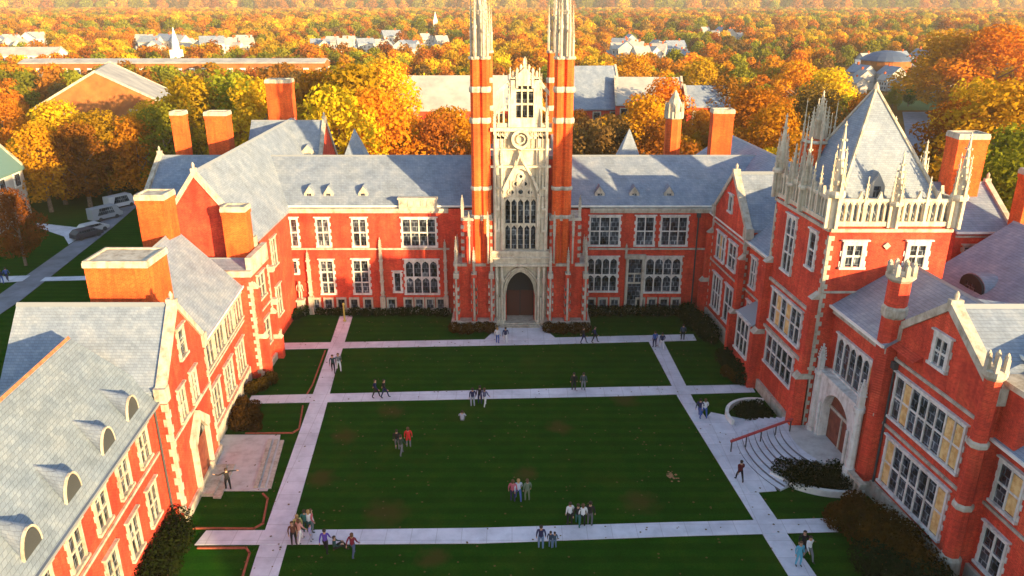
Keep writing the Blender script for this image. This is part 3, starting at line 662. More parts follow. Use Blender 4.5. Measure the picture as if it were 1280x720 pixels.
# cross gable at its far end
WG = Fr((-26, 90), (1, 0), (0, -1))
b = MB(); b.box(WG, -4, 4.6, -5, 5, 0, 11.2); b.lprism(WG, [(5, 11), (-5, 11), (0, 16.6)], -4, 4.5); b.build('wall', BRICK, nw_)
roof_along(nw_, WG, -4, 4.4, 5, -5, 11.2, 16.7)
b = MB(); coping(b, Fr((-21.5, 90), (0, 1), (1, 0)), -5, 5, -.3, .1, 11.2, 16.9, up=.4); b.build('gable_coping', STONE, nw_)
dormer(nw_, WG, 2.9, 3.0, 12.6, 1.8, 2.0, 2.4); 
b = MB(); b.box(WF, 1.0, 4.95, 3.3, 3.7, 9.1, 9.6); b.box(WF, 4.5, 4.95, -1.1, 3.3, 9.1, 10.6); 
EF = Fr(WF.p(4.85, 3.6, 0)[:2], (0, 1), (1, 0))
quoins(b, EF, 0, 0, .5, 9.0, 1); quoins(b, EF, 4.55, 0, .5, 9.0, -1); strings(b, EF, 0, 4.6, [5.4], 0)
for z in (2, 5, 8): b.box(EF, 4.3, 4.8, -.1, .5, z, z + .5)
b.box(EF, -.1, 4.7, -.05, .2, 0, .6); b.build('stone_dressing', STONE, nw_)
window(nw_, EF, 2.3, 6.6, 1.5, 1.9, 2, 2); window(nw_, EF, 2.3, 2.2, 1.6, 2.2, 2, 2)
for u in (.5, 4.2): b = MB(); buttress(b, EF, u, 0, 0, 8.5 - u, .6, .7); b.build('buttress', [BRICK, STONE], nw_)
E2 = Fr((-23.9, 64), (0, 1), (1, 0))
roof_along(nw_, Fr((0, 60.2), (1, 0), (0, -1)), -30, -21.5, 1.5, -1.8, 9.3, 9.8, oh=.0)
window(nw_, Fr((-21.8, 62), (0, 1), (1, 0)), 5.2, 7.2, 1.2, 2.4, 2, 2); window(nw_, Fr((-21.8, 62), (0, 1), (1, 0)), 5.2, 2.4, 1.2, 2.6, 2, 2)
C = Fr((0, 61.2), (1, 0), (0, -1))
chimney(nw_, C, -23.5, -21.6, -.7, .7, 9, 14.2, 3)
chimney(nw_, Fr((0, 85), (1, 0), (0, -1)), -36.8, -35.5, -.7, .7, 8, 18.6, 2)
chimney(nw_, Fr((0, 84), (1, 0), (0, -1)), -32.7, -30.4, -.8, .8, 8, 18.7, 3)
chimney(nw_, Fr((0, 93), (1, 0), (0, -1)), -28.6, -25.8, -1, 1, 10, 21.2, 3)

# ================================================================ LEFT RANGE
left = thing('left_range', 'sunlit orange brick range with round-topped dormers along the left edge of the lawn', 'building', (-20.7, 39, 0))
F0 = Fr((-20.75, 39), DY, (1, 0))
b = MB(); b.box(F0, -26, 1.0, -8.6, 0, 0, 8.5); b.lprism(F0, [(0, 8.4), (-8.6, 8.4), (-4.3, 11.75)], -26, 1)
F1 = Fr((-19.95, 39.4), DY, (1, 0))
b.prism(F1, [(0, 0), (7.7, 0), (7.7, 8.8), (3.75, 12.6), (0, 8.8)], -9.2, 0)
F2 = Fr((-21.1, 47.2), DY, (1, 0))
b.box(F2, -.5, 11.3, -8.6, 0, 0, 8.6); b.lprism(F2, [(0, 8.4), (-8.6, 8.4), (-4.3, 12.8)], -.5, 11.0)
b.build('wall', BRICK, left)
roof_along(left, F0, -26.4, 1.0, 0, -8.6, 8.55, 11.85, oh=.45, m=SLATE2, ridge=TERRA)
roof_across(left, F1, 0, 7.7, -.3, -9.5, 8.85, 12.62, oh=.12, um=3.75)
roof_along(left, F2, .4, 11.0, 0, -8.6, 8.6, 13.0, oh=.35)
b = MB(); coping(b, F1, 0, 7.7, -.45, .12, 8.8, 12.7, um=3.75, up=.36); 
quoins(b, F1, 0, 0, .6, 8.4, 1, .5); quoins(b, F1, 7.7, 0, .6, 8.4, -1, .5)
b.box(F1, -.1, 7.8, -.05, .18, 0, .6); strings(b, F1, .0, 7.7, [5.5], 0, .16, .1)
b.box(F0, -26, 0, -.05, .18, 0, .5); strings(b, F0, -26, 0, [5.05], 0, .16, .12); strings(b, F0, -26, 0, [8.15], 0, .22, .2)
b.box(F2, 0, 11.2, -.05, .16, 0, 1.2); strings(b, F2, .2, 11.2, [5.3, 8.0], 0, .16, .14)
b.build('stone_dressing', STONE, left)
for i in range(8):
    u = -1.75 - 2.85 * i
    window(left, F0, u, 5.75, 1.15, 1.75, 2, 2); window(left, F0, u - .15, 1.95, 1.15, 2.1, 2, 2)
window(left, F1, 3.75, 9.5, .95, 1.7, 1, 2); window(left, F1, 2.3, 5.95, .9, 1.9, 2, 2); window(left, F1, 4.7, 5.95, .9, 1.9, 2, 2)
for i in range(4): window(left, F2, 1.7 + i * 2.75, 5.85, 2.2, 1.75, 3, 1, sur=.12)
for i in range(3): window(left, F2, 2.0 + i * 3.6, 1.75, 2.0, 2.4, 3, 2)
# doorway
o = MB(); o.box(F1, 2.55, 2.95, -.05, .28, 0, 3.7); o.box(F1, 5.25, 5.65, -.05, .28, 0, 3.7)
o.prism(F1, [(2.45, 3.6), (2.95, 3.6), (4.1, 4.75), (4.1, 5.4), (2.45, 4.1)], -.05, .34); o.prism(F1, [(5.75, 3.6), (5.25, 3.6), (4.1, 4.75), (4.1, 5.4), (5.75, 4.1)], -.05, .34)
dr = o.build('doorway', STONE, left)
p = MB(); p.box(F1, 2.95, 5.25, -.05, .06, .28, 3.4); p.build('door', WOOD, dr)
p = MB(); p.prism(F1, [(2.95, 3.45), (5.25, 3.45), (5.25, 3.6), (4.1, 4.75), (2.95, 3.6)], -.05, .08); p.build('fanlight', GLASS, dr)
o = MB(); o.box(F1, 2.4, 5.8, .1, 1.0, .05, .28); o.box(F1, 2.2, 6.0, 1.0, 1.5, .05, .16); o.build('doorstep', STONE, dr)
for u in (-2.0, -5.3, -9.3, -13.1, -16.9):
    A = [R(180 * q / 12) for q in range(13)]; W_ = .75; HZ = 1.12
    fr = [F0.p(u + W_ * math.cos(a), -.12, 8.8 + HZ * math.sin(a)) for a in A]; tip = F0.p(u + .35, -1.95, 10.2)
    b = MB(); b.add(fr + [tip], [tuple(range(13))] + [(q, q + 1, 13) for q in range(12)] + [(12, 0, 13)]); do = b.build('eyebrow_dormer', SLATE, left)
    b = MB()
    for q in range(12):
        P = [F0.p(u + w_ * math.cos(A[k]), n_, 8.8 + h_ * math.sin(A[k])) for n_ in (-.14, -.03) for w_, h_, k in ((W_ + .03, HZ + .03, q), (W_ + .03, HZ + .03, q + 1), (W_ - .07, HZ - .07, q + 1), (W_ - .07, HZ - .07, q))]
        b.add(P, [(3, 2, 1, 0), (4, 5, 6, 7), (0, 1, 5, 4), (1, 2, 6, 5), (2, 3, 7, 6), (3, 0, 4, 7)])
    b.build('dormer_rim', STONE, do)
    b = MB(); b.prism(F0, [(u + (W_ - .1) * math.cos(a), 8.8 + (HZ - .1) * math.sin(a)) for a in A], -.13, -.02); b.build('louvre', IRON, do)
chimney(left, Fr((0, 45), (1, 0), (0, -1)), -26.4, -22.5, -2.9, 0, 8, 14.8, 0, band=False)
chimney(left, Fr((0, 56), (1, 0), (0, -1)), -28.0, -25.9, -2.0, 0, 8, 16.3, 0)
b = MB(); q1 = F1.p(-.15, -.2, 0)
downpipe(left, F0, .35, 0, 0, 8.1)
# low outbuilding roofs west of the range
ob = thing('outbuilding', 'low outbuilding with a blue-grey roof beyond the ridge of the left range', 'building', (-34, 40, 0))
OF = Fr((-33.5, 36), DY, (1, 0))
b = MB(); b.box(OF, -8, 9, -7, 2.6, 0, 5.6); b.build('wall', BRICK, ob); roof_along(ob, OF, -8.2, 9.2, 2.6, -7, 5.6, 8.0)

# ================================================================ RIGHT: PYRAMID-ROOFED TOWER
tower = thing('square_tower', 'massive square brick tower with a pyramid slate roof, pierced parapet and tall pinnacles', 'tower', (24.6, 53, 0))
TF = Fr((20.9, 48.8), DY, (-1, 0))                    # face to the lawn, u goes back
TS = Fr((20.9, 48.8), (1, 0), (-DY[0], -DY[1]))      # face to the camera
b = MB(); b.box(TF, 0, 8.6, -8.0, 0, 0, 16.1); b.build('wall', BRICK, tower)
b = MB(); ap = TF.p(4.3, -3.85, 24.5)
co = [TF.p(u, n, 16.6) for u, n in ((.2, -.2), (8.4, -.2), (8.4, -7.8), (.2, -7.8))]
b.add(co + [ap], [(0, 1, 4), (1, 2, 4), (2, 3, 4), (3, 0, 4), (3, 2, 1, 0)]); ro = b.build('pyramid_roof', SLATE, tower)
b = MB()
for q in co: b.tube([q, ap], [.17, .1], 6)
b.oct(ap[0], ap[1], [(24.4, .2), (24.6, .16), (24.85, .03)], 6); b.build('hip_ridge', STONE, ro)
dormer(tower, TS, 3.1, -.85, 17.5, 1.0, 1.9, 1.6, front=LEAD)
b = MB(); b.box(TF, .3, 8.3, -7.7, -.3, 16.0, 16.62); b.build('roof_deck', LEAD, tower)
def pierced(mb, F, u0, u1, n, z0, z1):
    mb.box(F, u0, u1, n - .25, n + .12, z0, z0 + .3); mb.box(F, u0, u1, n - .2, n + .06, z1 - .2, z1)
    k = int((u1 - u0) / .42)
    for i in range(k + 1):
        u = u0 + (u1 - u0) * i / k; mb.box(F, u - .07, u + .07, n - .17, n + .02, z0 + .3, z1 - .2)
        if i < k:
            m_ = u + (u1 - u0) / k / 2; h_ = (u1 - u0) / k / 2
            mb.prism(F, [(u + .05, z1 - .2), (u + .05, z1 - .5), (m_, z1 - .2)], n - .15, n); mb.prism(F, [(m_, z1 - .2), (m_ + h_ - .05, z1 - .5), (m_ + h_ - .05, z1 - .2)], n - .15, n)
        if i % 3 == 1: mb.prism(F, [(u - .16, z1), (u + .16, z1), (u, z1 + .5)], n - .17, n + .02)
b = MB()
pierced(b, TF, 0, 8.6, 0, 16.1, 17.9); pierced(b, TS, 0, 8.0, 0, 16.1, 17.9)
TFb = Fr(TF.p(0, -8.0, 0)[:2], DY, (1, 0)); pierced(b, TFb, 0, 8.6, 0, 16.1, 17.9)
TSb = Fr(TF.p(8.6, 0, 0)[:2], (1, 0), DY); pierced(b, TSb, 0, 8.0, 0, 16.1, 17.9)
b.build('parapet', STONE_C, tower)
def cluster(x, y, z, H_, s=1.0):
    o = MB()
    o.pin(x, y, z, H_, .3 * s, k=8)
    for a in range(4):
        aa = a * math.pi / 2 + .3; o.pin(x + .42 * s * math.cos(aa), y + .42 * s * math.sin(aa), z, H_ * (.72 + .06 * (a % 2)), .13 * s)
    o.oct(x, y, [(z + H_ * .3, .55 * s), (z + H_ * .33, .58 * s), (z + H_ * .36, .5 * s)], 8)
    o.build('pinnacle', STONE_C, tower)
    i_ = MB(); i_.oct(x, y, [(z, .4 * s), (z + H_ * .33, .38 * s)], 8); return i_
for (u, n, h, s) in ((0, 0, 6.9, 1.05), (0, -4.0, 5.0, .85), (0, -8.0, 6.2, 1.0), (4.3, 0, 5.2, .85), (8.6, -8.0, 6, 1), (8.6, -4, 5, .85), (4.3, -8, 5, .85), (6.4, 0, 4.4, .8)):
    q = TF.p(u, n, 0); cluster(q[0], q[1], 16.0, h, s)
q = TF.p(7.0, -1.7, 0)                                # brick stair turret rising out of the back corner of the roof
b = MB(); b.oct(q[0], q[1], [(15.9, 1.1), (19.3, 1.05), (20.6, .9)], 8); tt = b.build('stair_turret', BRICK_SUN, tower)
b = MB()
for z in (17.9, 20.3): b.oct(q[0], q[1], [(z, .9), (z + .12, 1.1), (z + .28, .9)], 8)
for a in range(6):
    aa = a * math.pi / 3 + .39; b.pin(q[0] + 1.05 * math.cos(aa), q[1] + 1.05 * math.sin(aa), 16.2, 6.2 + (a % 3) * .5, .12)
for a in range(4):
    aa = a * math.pi / 2 + .1; b.pin(q[0] + .55 * math.cos(aa), q[1] + .55 * math.sin(aa), 20.3, 2.6 + (a % 2) * .5, .14)
b.pin(q[0], q[1], 20.4, 3.6, .26, k=6); b.build('turret_pinnacle', STONE_C, tt)
q = TF.p(8.6, 0, 0); cluster(q[0], q[1], 16.0, 6.2, 1.0)
for u in (2.2, 3.2, 5.4, 7.6): q = TF.p(u, 0, 0); b = MB(); b.pin(q[0], q[1], 16.1, 3.6, .15); b.build('pinnacle', STONE_C, tower)
for n in (-2.0, -6.0): q = TF.p(0, n, 0); b = MB(); b.pin(q[0], q[1], 16.1, 3.3, .14); b.build('pinnacle', STONE_C, tower)
b = MB()
strings(b, TF, 0, 8.6, [9.55, 5.6, 15.7], 0, .22, .16); strings(b, TS, 0, 8.0, [15.7], 0, .22, .16); strings(b, TS, 0, 8.0, [11.4], 0, .14, .1)
quoins(b, TF, 0, 0, .8, 15.6, 1); quoins(b, TF, 8.6, 0, .8, 15.6, -1); b.box(TF, -.1, 8.7, -.05, .22, 0, .9)
b.build('stone_dressing', STONE, tower)
for u in (.3, 8.2): b = MB(); buttress(b, TF, u, 0, 0, 10.9, .7, .9); b.build('buttress', [BRICK, STONE], tower)
window(tower, TF, 5.5, 11.1, 1.3, 4.0, 2, 3, arch=True); window(tower, TF, 2.0, 12.6, .8, 2.4, 1, 2)
window(tower, TF, 4.6, 6.5, 5.0, 2.45, 6, 2, blinds=(2, 4)); window(tower, TF, 4.8, 3.0, 4.6, 2.3, 5, 2)
window(tower, TS, 1.75, 13.3, 1.0, 1.45, 2, 2, sur=.28); window(tower, TS, 5.95, 13.3, 1.0, 1.45, 2, 2, sur=.28)
b = MB(); b.prism(TS, [(3.6, 14.75), (3.85, 14.5), (4.1, 14.75), (3.85, 15.0)], -.05, .12); b.build('carved_boss', STONE, tower)
downpipe(tower, TF, .95, 0, .5, 9.3)

# ================================================================ RIGHT: FAR RANGE
far_ = thing('far_right_range', 'shaded red brick range with a pointed gable between the square tower and the long hall', 'building', (22, 63, 0))
R3 = Fr((20.0, 63.3), DY, (-1, 0)); R2 = Fr((20.95, 57.3), DY, (-1, 0))
b = MB(); b.prism(R3, [(0, 0), (8.2, 0), (8.2, 11.3), (4.1, 15.4), (0, 11.3)], -7, 0); b.box(R2, 0, 32, -13, 0, 0, 10.6); b.lprism(R2, [(0, 10.6), (-13, 10.6), (-6.5, 15.3)], 0, 32)
b.build('wall', BRICK, far_)
roof_along(far_, R2, -.3, 32, 0, -13, 10.7, 15.4, oh=.3); roof_across(far_, R3, 0, 8.2, -.35, -6, 11.35, 15.45)
b = MB(); coping(b, R3, 0, 8.2, -.45, .12, 11.3, 15.5, up=.4); quoins(b, R3, 0, 0, .6, 11, 1); quoins(b, R3, 8.2, 0, .6, 11, -1); strings(b, R3, 0, 8.2, [6.4, 10.2], 0)
b.box(R3, -.1, 8.3, -.05, .2, 0, 1.4); strings(b, R2, 0, 6, [6.2], 0); b.box(R2, 0, 6, -.05, .2, 0, .8); b.box(R2, 0, 6, -.1, .3, 10.3, 10.6); b.build('stone_dressing', STONE, far_)
window(far_, R3, 4.1, 12.2, .6, 1.3, 1, 1); window(far_, R3, 5.5, 7.2, 1.9, 2.3, 3, 2, blinds=(1,)); window(far_, R3, 2.5, 7.3, 1.7, 2.2, 2, 2)
window(far_, R3, 5.5, 2.2, 2.0, 3.2, 3, 2); window(far_, R3, 2.3, 2.2, 1.7, 3.2, 2, 2)
window(far_, R2, 4.6, 7.0, .9, 2.4, 2, 2); window(far_, R2, 1.6, 7.0, 1.5, 2.3, 3, 2); window(far_, R2, 4.5, 2.4, 1.0, 3.0, 2, 2)
o = MB(); o.box(R2, .2, 3.4, 0, 1.5, 0, 5.2); bay = o.build('bay', BRICK, far_); window(far_, R2, 1.8, 2.2, 2.4, 2.8, 3, 2, nw=1.5)
o = MB(); o.lprism(R2, [(0, 5.2), (1.7, 5.2), (0, 6.1)], .1, 3.5); o.build('bay_roof', LEAD, bay)
for u in (-.05, 8.2): o = MB(); buttress(o, R3, u, 0, 0, 9, .6, .8); o.build('buttress', [BRICK, STONE], far_)
chimney(far_, Fr((24.9, 93), (1, 0), (0, -1)), -1.0, 1.0, -.6, .6, 12, 17, 2)
b = MB(); b.oct(18.2, 88, [(0, .95), (17.5, .9)], 8); ot = b.build('corner_turret', BRICK_SUN, far_)
b = MB(); b.oct(18.2, 88, [(17.5, 1.05), (18.3, 1.05), (18.3, .9), (19.0, .85), (20.6, .05)], 8)
for a in range(8): b.pin(18.2 + 1.0 * math.cos(a * .785), 88 + 1.0 * math.sin(a * .785), 17.6, 1.8, .11)
b.build('turret_cap', STONE, ot)

# ================================================================ RIGHT: ENTRANCE HALL AND NEAR PAVILION
right = thing('right_range', 'shaded red brick range with arched stone portal and wide mullioned windows, nearest on the right', 'building', (23, 40, 0))
E0 = Fr((22.1, 48.8), DY, (-1, 0)); NP = Fr((23.2, 42.4), DY, (-1, 0)); NR = Fr((25.1, 34.6), DY, (-1, 0))
NP = Fr((23.15, 42.4), (-.12, .993), (-1, 0))
b = MB(); b.box(E0, -6.6, 0, -8.6, 0, 0, 10.5); b.lprism(E0, [(0, 10.5), (-8.6, 10.5), (-4.3, 13.3)], -9, 0)
b.prism(NP, [(-8.0, 0), (.0, 0), (.0, 11.4), (-3.9, 14.3), (-8.0, 11.4)], -9.5, 0)
b.box(NR, -44, .5, -10, 0, 0, 9.0); b.lprism(NR, [(0, 9.0), (-10, 9.0), (-5, 13)], -44, .5)
b.build('wall', BRICK, right)
roof_along(right, E0, -6.7, .0, 0, -8.6, 10.55, 13.4, oh=.35); roof_along(right, E0, -16, -6.7, -3.4, -8.6, 12.8, 13.4, nm=-4.3, oh=.3); roof_across(right, NP, -8.0, 0, -.35, -6.5, 11.45, 14.35, um=-3.9)
roof_along(right, NR, -44, .6, 0, -10, 9.0, 13.0, oh=.4)
b = MB(); coping(b, NP, -8.0, 0, -.5, .12, 11.4, 14.4, um=-3.9, up=.42)
quoins(b, NP, -8.0, 0, 1, 11, 1); quoins(b, NP, 0, 0, 1, 11, -1); strings(b, NP, -8, 0, [5.2, 9.6], 0, .18, .12); b.box(NP, -8.1, .1, -.05, .22, 0, 1.1)
strings(b, E0, -6.6, 0, [5.7], 0, .2, .2); b.box(E0, -6.6, 0, -.05, .2, 9.95, 10.4)
b.box(NR, -30, .0, -.05, .2, 0, 1); strings(b, NR, -30, 0, [4.9], 0, .16, .12); b.box(NR, -30, 0, -.05, .2, 8.5, 8.8)
b.build('stone_dressing', STONE, right)
window(right, NP, -3.9, 11.0, .95, 1.55, 2, 2, sur=.26)
window(right, NP, -3.85, 6.1, 6.0, 2.7, 8, 2, blinds=(0, 1, 6)); window(right, NP, -3.85, 1.6, 5.6, 3.0, 7, 2, blinds=(0, 6))
window(right, E0, -3.5, 6.15, 4.8, 2.5, 6, 1, arch=True, blinds=(0,))
for i in range(6):
    u = -1.5 - 3.3 * i; window(right, NR, u, 5.5, 1.6, 2.3, 2, 2, blinds=(0,) if i == 0 else ()); window(right, NR, u, 1.6, 1.5, 2.3, 2, 2)
# portal
o = MB(); PW = 1.75
def ah(u): t = min(1, abs(u) / PW); return 3.6 + 1.5 * math.sqrt(max(0, 1 - t ** 1.8))
pc = -3.2
o.box(E0, pc - 2.6, pc - PW, 0, .7, 0, 5.7); o.box(E0, pc + PW, pc + 2.6, 0, .7, 0, 5.7)
for i in range(12):
    u0 = -PW + 2 * PW * i / 12; u1 = u0 + 2 * PW / 12; o.prism(E0, [(pc + u0, ah(u0)), (pc + u1, ah(u1)), (pc + u1, 5.7), (pc + u0, 5.7)], 0, .7)
o.box(E0, pc - 2.75, pc + 2.75, -.05, .85, 5.7, 6.0)
for s_ in (-1, 1):
    p_ = E0.p(pc + s_ * 2.7, .7, 0); o.oct(p_[0], p_[1], [(0, .4), (1.5, .4), (1.5, .3), (5.6, .28), (5.6, .36), (5.9, .36)], 8); o.pin(p_[0], p_[1], 5.9, 2.0, .25)
    p_ = E0.p(pc + s_ * 1.95, .78, 0); o.oct(p_[0], p_[1], [(1.2, .1), (3.8, .1)], 6)
po = o.build('portal', STONE_SH, right)
o = MB(); o.box(E0, pc - PW, pc + PW, 0, .1, 1.2, 5.2); o.build('door', WOOD, po)
o = MB(); o.box(E0, pc - PW, pc + PW, .1, .2, 3.5, 3.7); o.box(E0, pc - .06, pc + .06, .1, .18, 1.2, 3.5); o.build('door_frame', STONE, po)
# octagonal stair turret with white battlements
q = NP.p(.35, .25, 0); b = MB(); b.oct(q[0], q[1], [(0, .8), (.9, .8), (.9, .68), (14.6, .64)], 8); tt = b.build('stair_turret', BRICK, right)
b = MB(); b.oct(q[0], q[1], [(0, .9), (1.0, .85)], 8); b.oct(q[0], q[1], [(12.2, .66), (12.35, .74), (12.8, .74), (12.95, .66)], 8); b.oct(q[0], q[1], [(14.5, .66), (14.7, .84), (14.95, .84), (14.95, .5)], 8)
for a in range(8): aa = a * math.pi / 4; b.oct(q[0] + .7 * math.cos(aa), q[1] + .7 * math.sin(aa), [(14.9, .16), (15.5, .16), (15.65, .05)], 4)
b.build('battlement', STONE, tt)
downpipe(right, NP, -.45, 0, 1, 9.2); downpipe(right, NR, .1, 0, .5, 8.6)
q = NP.p(-8.0, .1, 0); b = MB(); b.oct(q[0], q[1], [(0, .45), (11.6, .42), (12.4, .42)], 8); tt = b.build('corner_turret', BRICK, right)
b = MB(); b.oct(q[0], q[1], [(12.3, .46), (12.5, .6), (12.8, .6), (12.9, .4)], 8); b.oct(q[0], q[1], [(0, .62), (1.4, .58), (1.6, .45)], 8)
for a in range(6): aa = a * math.pi / 3; b.oct(q[0] + .46 * math.cos(aa), q[1] + .46 * math.sin(aa), [(12.8, .13), (13.5, .13), (13.7, .03)], 4)
for z in (4.6, 8.4): b.oct(q[0], q[1], [(z, .44), (z + .08, .54), (z + .28, .54), (z + .4, .44)], 8)
b.build('battlement', STONE, tt)
# roof furniture behind the gable
b = MB(); b.box(NP, -9.4, -7.4, -9.5, -.6, 9, 11.9); b.build('wall', BRICK, right)
b = MB(); b.box(NP, -9.6, -7.3, -9.6, -.5, 11.9, 12.2); b.build('parapet_coping', STONE, right)

# second parallel roof behind (east)
east = thing('rear_right_range', 'range with broad slate roof and arched vent behind the nearest range on the right', 'building', (38, 45, 0))
EE = Fr((31.0, 50), DY, (-1, 0))
b = MB(); b.box(EE, -62, 5, -13, 0, 0, 9.5); b.lprism(EE, [(0, 9.5), (-13, 9.5), (-6.5, 14.2)], -62, 5); b.build('wall', BRICK, east)
roof_along(east, EE, -62, 5.2, 0, -13, 9.6, 14.4, oh=.3)
dormer(east, EE, 1.0, -1.4, 10.6, 2.4, 1.3, 3, front=DARK, rounded=True)
# block behind the tower with two big chimneys
blk = thing('chimneyed_block', 'small orange brick block with two tall chimneys right behind the square tower', 'building', (37, 58, 0))
BF = Fr((37.0, 56.5), (1, 0), (0, -1))
b = MB(); b.box(BF, -3.2, 1.2, -9, 0, 0, 13.4); b.lprism(BF, [(0, 13.4), (-9, 13.4), (-4.5, 16)], -3.2, 1.2); b.build('wall', BRICK, blk)
roof_along(blk, BF, -3.3, 1.3, 0, -9, 13.4, 16.0, oh=.2)
b = MB(); coping(b, Fr((38.2, 61), (0, 1), (1, 0)), -4.5, 4.5, -.3, .12, 13.4, 16.1, up=.35); strings(b, BF, -3.2, 1.2, [13.0, 10], 0); quoins(b, BF, 1.2, 0, 1, 13, -1); b.build('stone_dressing', STONE, blk)
window(blk, BF, -1.9, 10.6, .9, 1.6, 2, 2)
chimney(blk, Fr((0, 60.5), (1, 0), (0, -1)), 34.4, 36.7, -.9, .9, 12, 20.2, 0)
chimney(blk, Fr((0, 55.6), (1, 0), (0, -1)), 37.4, 38.9, -.7, .7, 0, 18.3, 0)

# ================================================================ terrace, steps, beds on the right
b = MB(); cx_, cy_ = 24.5, 47.0
for i in range(8):
    r0, r1 = 8.4 - .42 * i, 7.98 - .42 * i if i < 7 else 4.9; z = .15 * (i + 1)
    A = [R(180 - 33 + 66 * k / 14) for k in range(15)]
    for k in range(14):
        P = []
        for zz in (0, z):
            for rr, aa in ((r0, A[k]), (r0, A[k + 1]), (r1 - .02, A[k + 1]), (r1 - .02, A[k])): P.append((cx_ + rr * math.cos(aa), cy_ + rr * math.sin(aa), zz))
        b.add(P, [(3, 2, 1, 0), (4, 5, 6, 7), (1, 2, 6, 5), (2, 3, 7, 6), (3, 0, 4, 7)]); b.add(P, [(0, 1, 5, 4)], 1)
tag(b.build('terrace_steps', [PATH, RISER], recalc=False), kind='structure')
sheet('terrace', [(24.5 + 5.0 * math.cos(R(180 + 33 - 66 * k / 12)), 47 + 5.0 * math.sin(R(180 + 33 - 66 * k / 12))) for k in range(13)] + [(20.7, 50.6), (20.85, 48.8), (22.0, 48.75), (22.7, 43.6), (20.6, 43.9)], 1.19, PAVE, 1.19)
sheet('path', [(14.2, 50.8), (15.4, 52.6), (17.6, 51.6), (17.0, 49.8), (16.6, 48), (16.6, 46), (17.2, 43.6), (17.2, 42.4), (15.4, 42.2), (14.9, 45)], PZ + .03, PATH, .04)
hr = MB(); HF = Fr((15.35, 47.0), (.98, .2), (-.2, .98))
hr.prism(HF, [(0, .85), (4.6, 2.1), (4.6, 2.25), (0, 1.0)], -.07, .07)
hd = thing('handrail', 'long red handrail running down the pale fan-shaped steps', 'handrail', (15.35, 47, 0))
hr.build('rail', mat('red_paint', (.36, .04, .04), .5), hd)
for i in range(5):
    p_ = MB(); u = .1 + i * 1.1; z0 = max(0, min(1.2, (u - .15) / .5 * .15)); p_.box(HF, u - .035, u + .035, -.035, .035, z0, .87 + u * 1.25 / 4.6); p_.build('post', IRON, hd)
def arc_wall(name, cx, cy, r, a0, a1, h, label, w=.25):
    o = MB(); k = 20
    for i in range(k):
        t0, t1 = R(a0 + (a1 - a0) * i / k), R(a0 + (a1 - a0) * (i + 1) / k); P = []
        for zz in (0, h):
            for rr, aa in ((r, t0), (r, t1), (r - w, t1), (r - w, t0)): P.append((cx + rr * math.cos(aa), cy + rr * math.sin(aa), zz))
        o.add(P, [(3, 2, 1, 0), (4, 5, 6, 7), (0, 1, 5, 4), (1, 2, 6, 5), (2, 3, 7, 6), (3, 0, 4, 7)])
    return tag(o.build(name, WHITEP), label, 'wall')
arc_wall('garden_wall', 21.4, 46.6, 4.9, 212, 285, .45, 'low curved white wall in front of the dark hedge below the portal steps')
arc_wall('garden_wall', 19.0, 51.6, 2.7, 70, 200, .45, 'low curved white wall round the small bed above the portal steps')
fz = MB(); f = Fr((22.0, 41.3), DY, (-1, 0))
for u in (0, .5, 1.0): fz.box(f, u - .08, u + .08, -.1, .1, .3, 1.3)
fz.box(f, -.3, 1.3, -.2, .2, 0, .3); fz.box(f, -.3, 1.3, -.2, .2, 1.3, 1.5); tag(fz.build('stone_balustrade', STONE), 'short pale stone balustrade at the foot of the stair turret on the right', 'balustrade')

# ================================================================ foliage
rng = np.random.default_rng(7)
def leaf_mesh(name, blobs, nleaf, size, mats, seed):
    """many small leaf-clump faces spread through ellipsoidal clusters"""
    g_ = np.random.default_rng(seed); tot = sum(b_[3] * b_[4] for b_ in blobs); V = []; 
    for (x, y, z, rx, rz) in blobs:
        n = max(8, int(nleaf * rx * rz / tot))
        d = g_.normal(size=(n, 3)); d /= np.linalg.norm(d, axis=1)[:, None]
        rad = (.55 + .5 * g_.random(n) ** .6)[:, None]
        c = d * rad * np.array([rx, rx, rz]) + np.array([x, y, z])
        a = g_.normal(size=(n, 3)) * .55 + d * 1.1; a /= np.linalg.norm(a, axis=1)[:, None]
        t = np.cross(a, g_.normal(size=(n, 3))); t /= np.linalg.norm(t, axis=1)[:, None]; s = np.cross(a, t)
        sz = (size * (.6 + .8 * g_.random(n)))[:, None]
        V.append(np.stack([c - t * sz, c - s * sz * .6, c + t * sz, c + s * sz * .6], 1))
    V = np.concatenate(V).reshape(-1, 3); nf = len(V) // 4
    me = bpy.data.meshes.new(name); me.vertices.add(len(V)); me.vertices.foreach_set('co', V.astype(np.float32).ravel())
    me.loops.add(nf * 4); me.loops.foreach_set('vertex_index', np.arange(nf * 4)); me.polygons.add(nf)
    me.polygons.foreach_set('loop_start', np.arange(nf) * 4); me.polygons.foreach_set('loop_total', np.full(nf, 4)); me.update(calc_edges=True)
    me.materials.append(mats); return me
def trunk_mesh(name, h, seed):
    r_ = random.Random(seed); b_ = MB()
    b_.tube([(0, 0, -.2), (.1, 0, h * .3), (0, .15, h * .55), (.1, 0, h * .85)], [.32, .25, .18, .05], 8)
    for i in range(7):
        a = r_.random() * 6.3; z = h * (.28 + .07 * i); l = h * (.34 - .02 * i)
        b_.tube([(0, 0, z), (l * .5 * math.cos(a), l * .5 * math.sin(a), z + l * .35), (l * math.cos(a), l * math.sin(a), z + l * .75)], [.13, .08, .03], 5)
    me = bpy.data.meshes.new(name); me.from_pydata(b_.v, [], b_.f); me.materials.append(BARK); return me
TREES = []
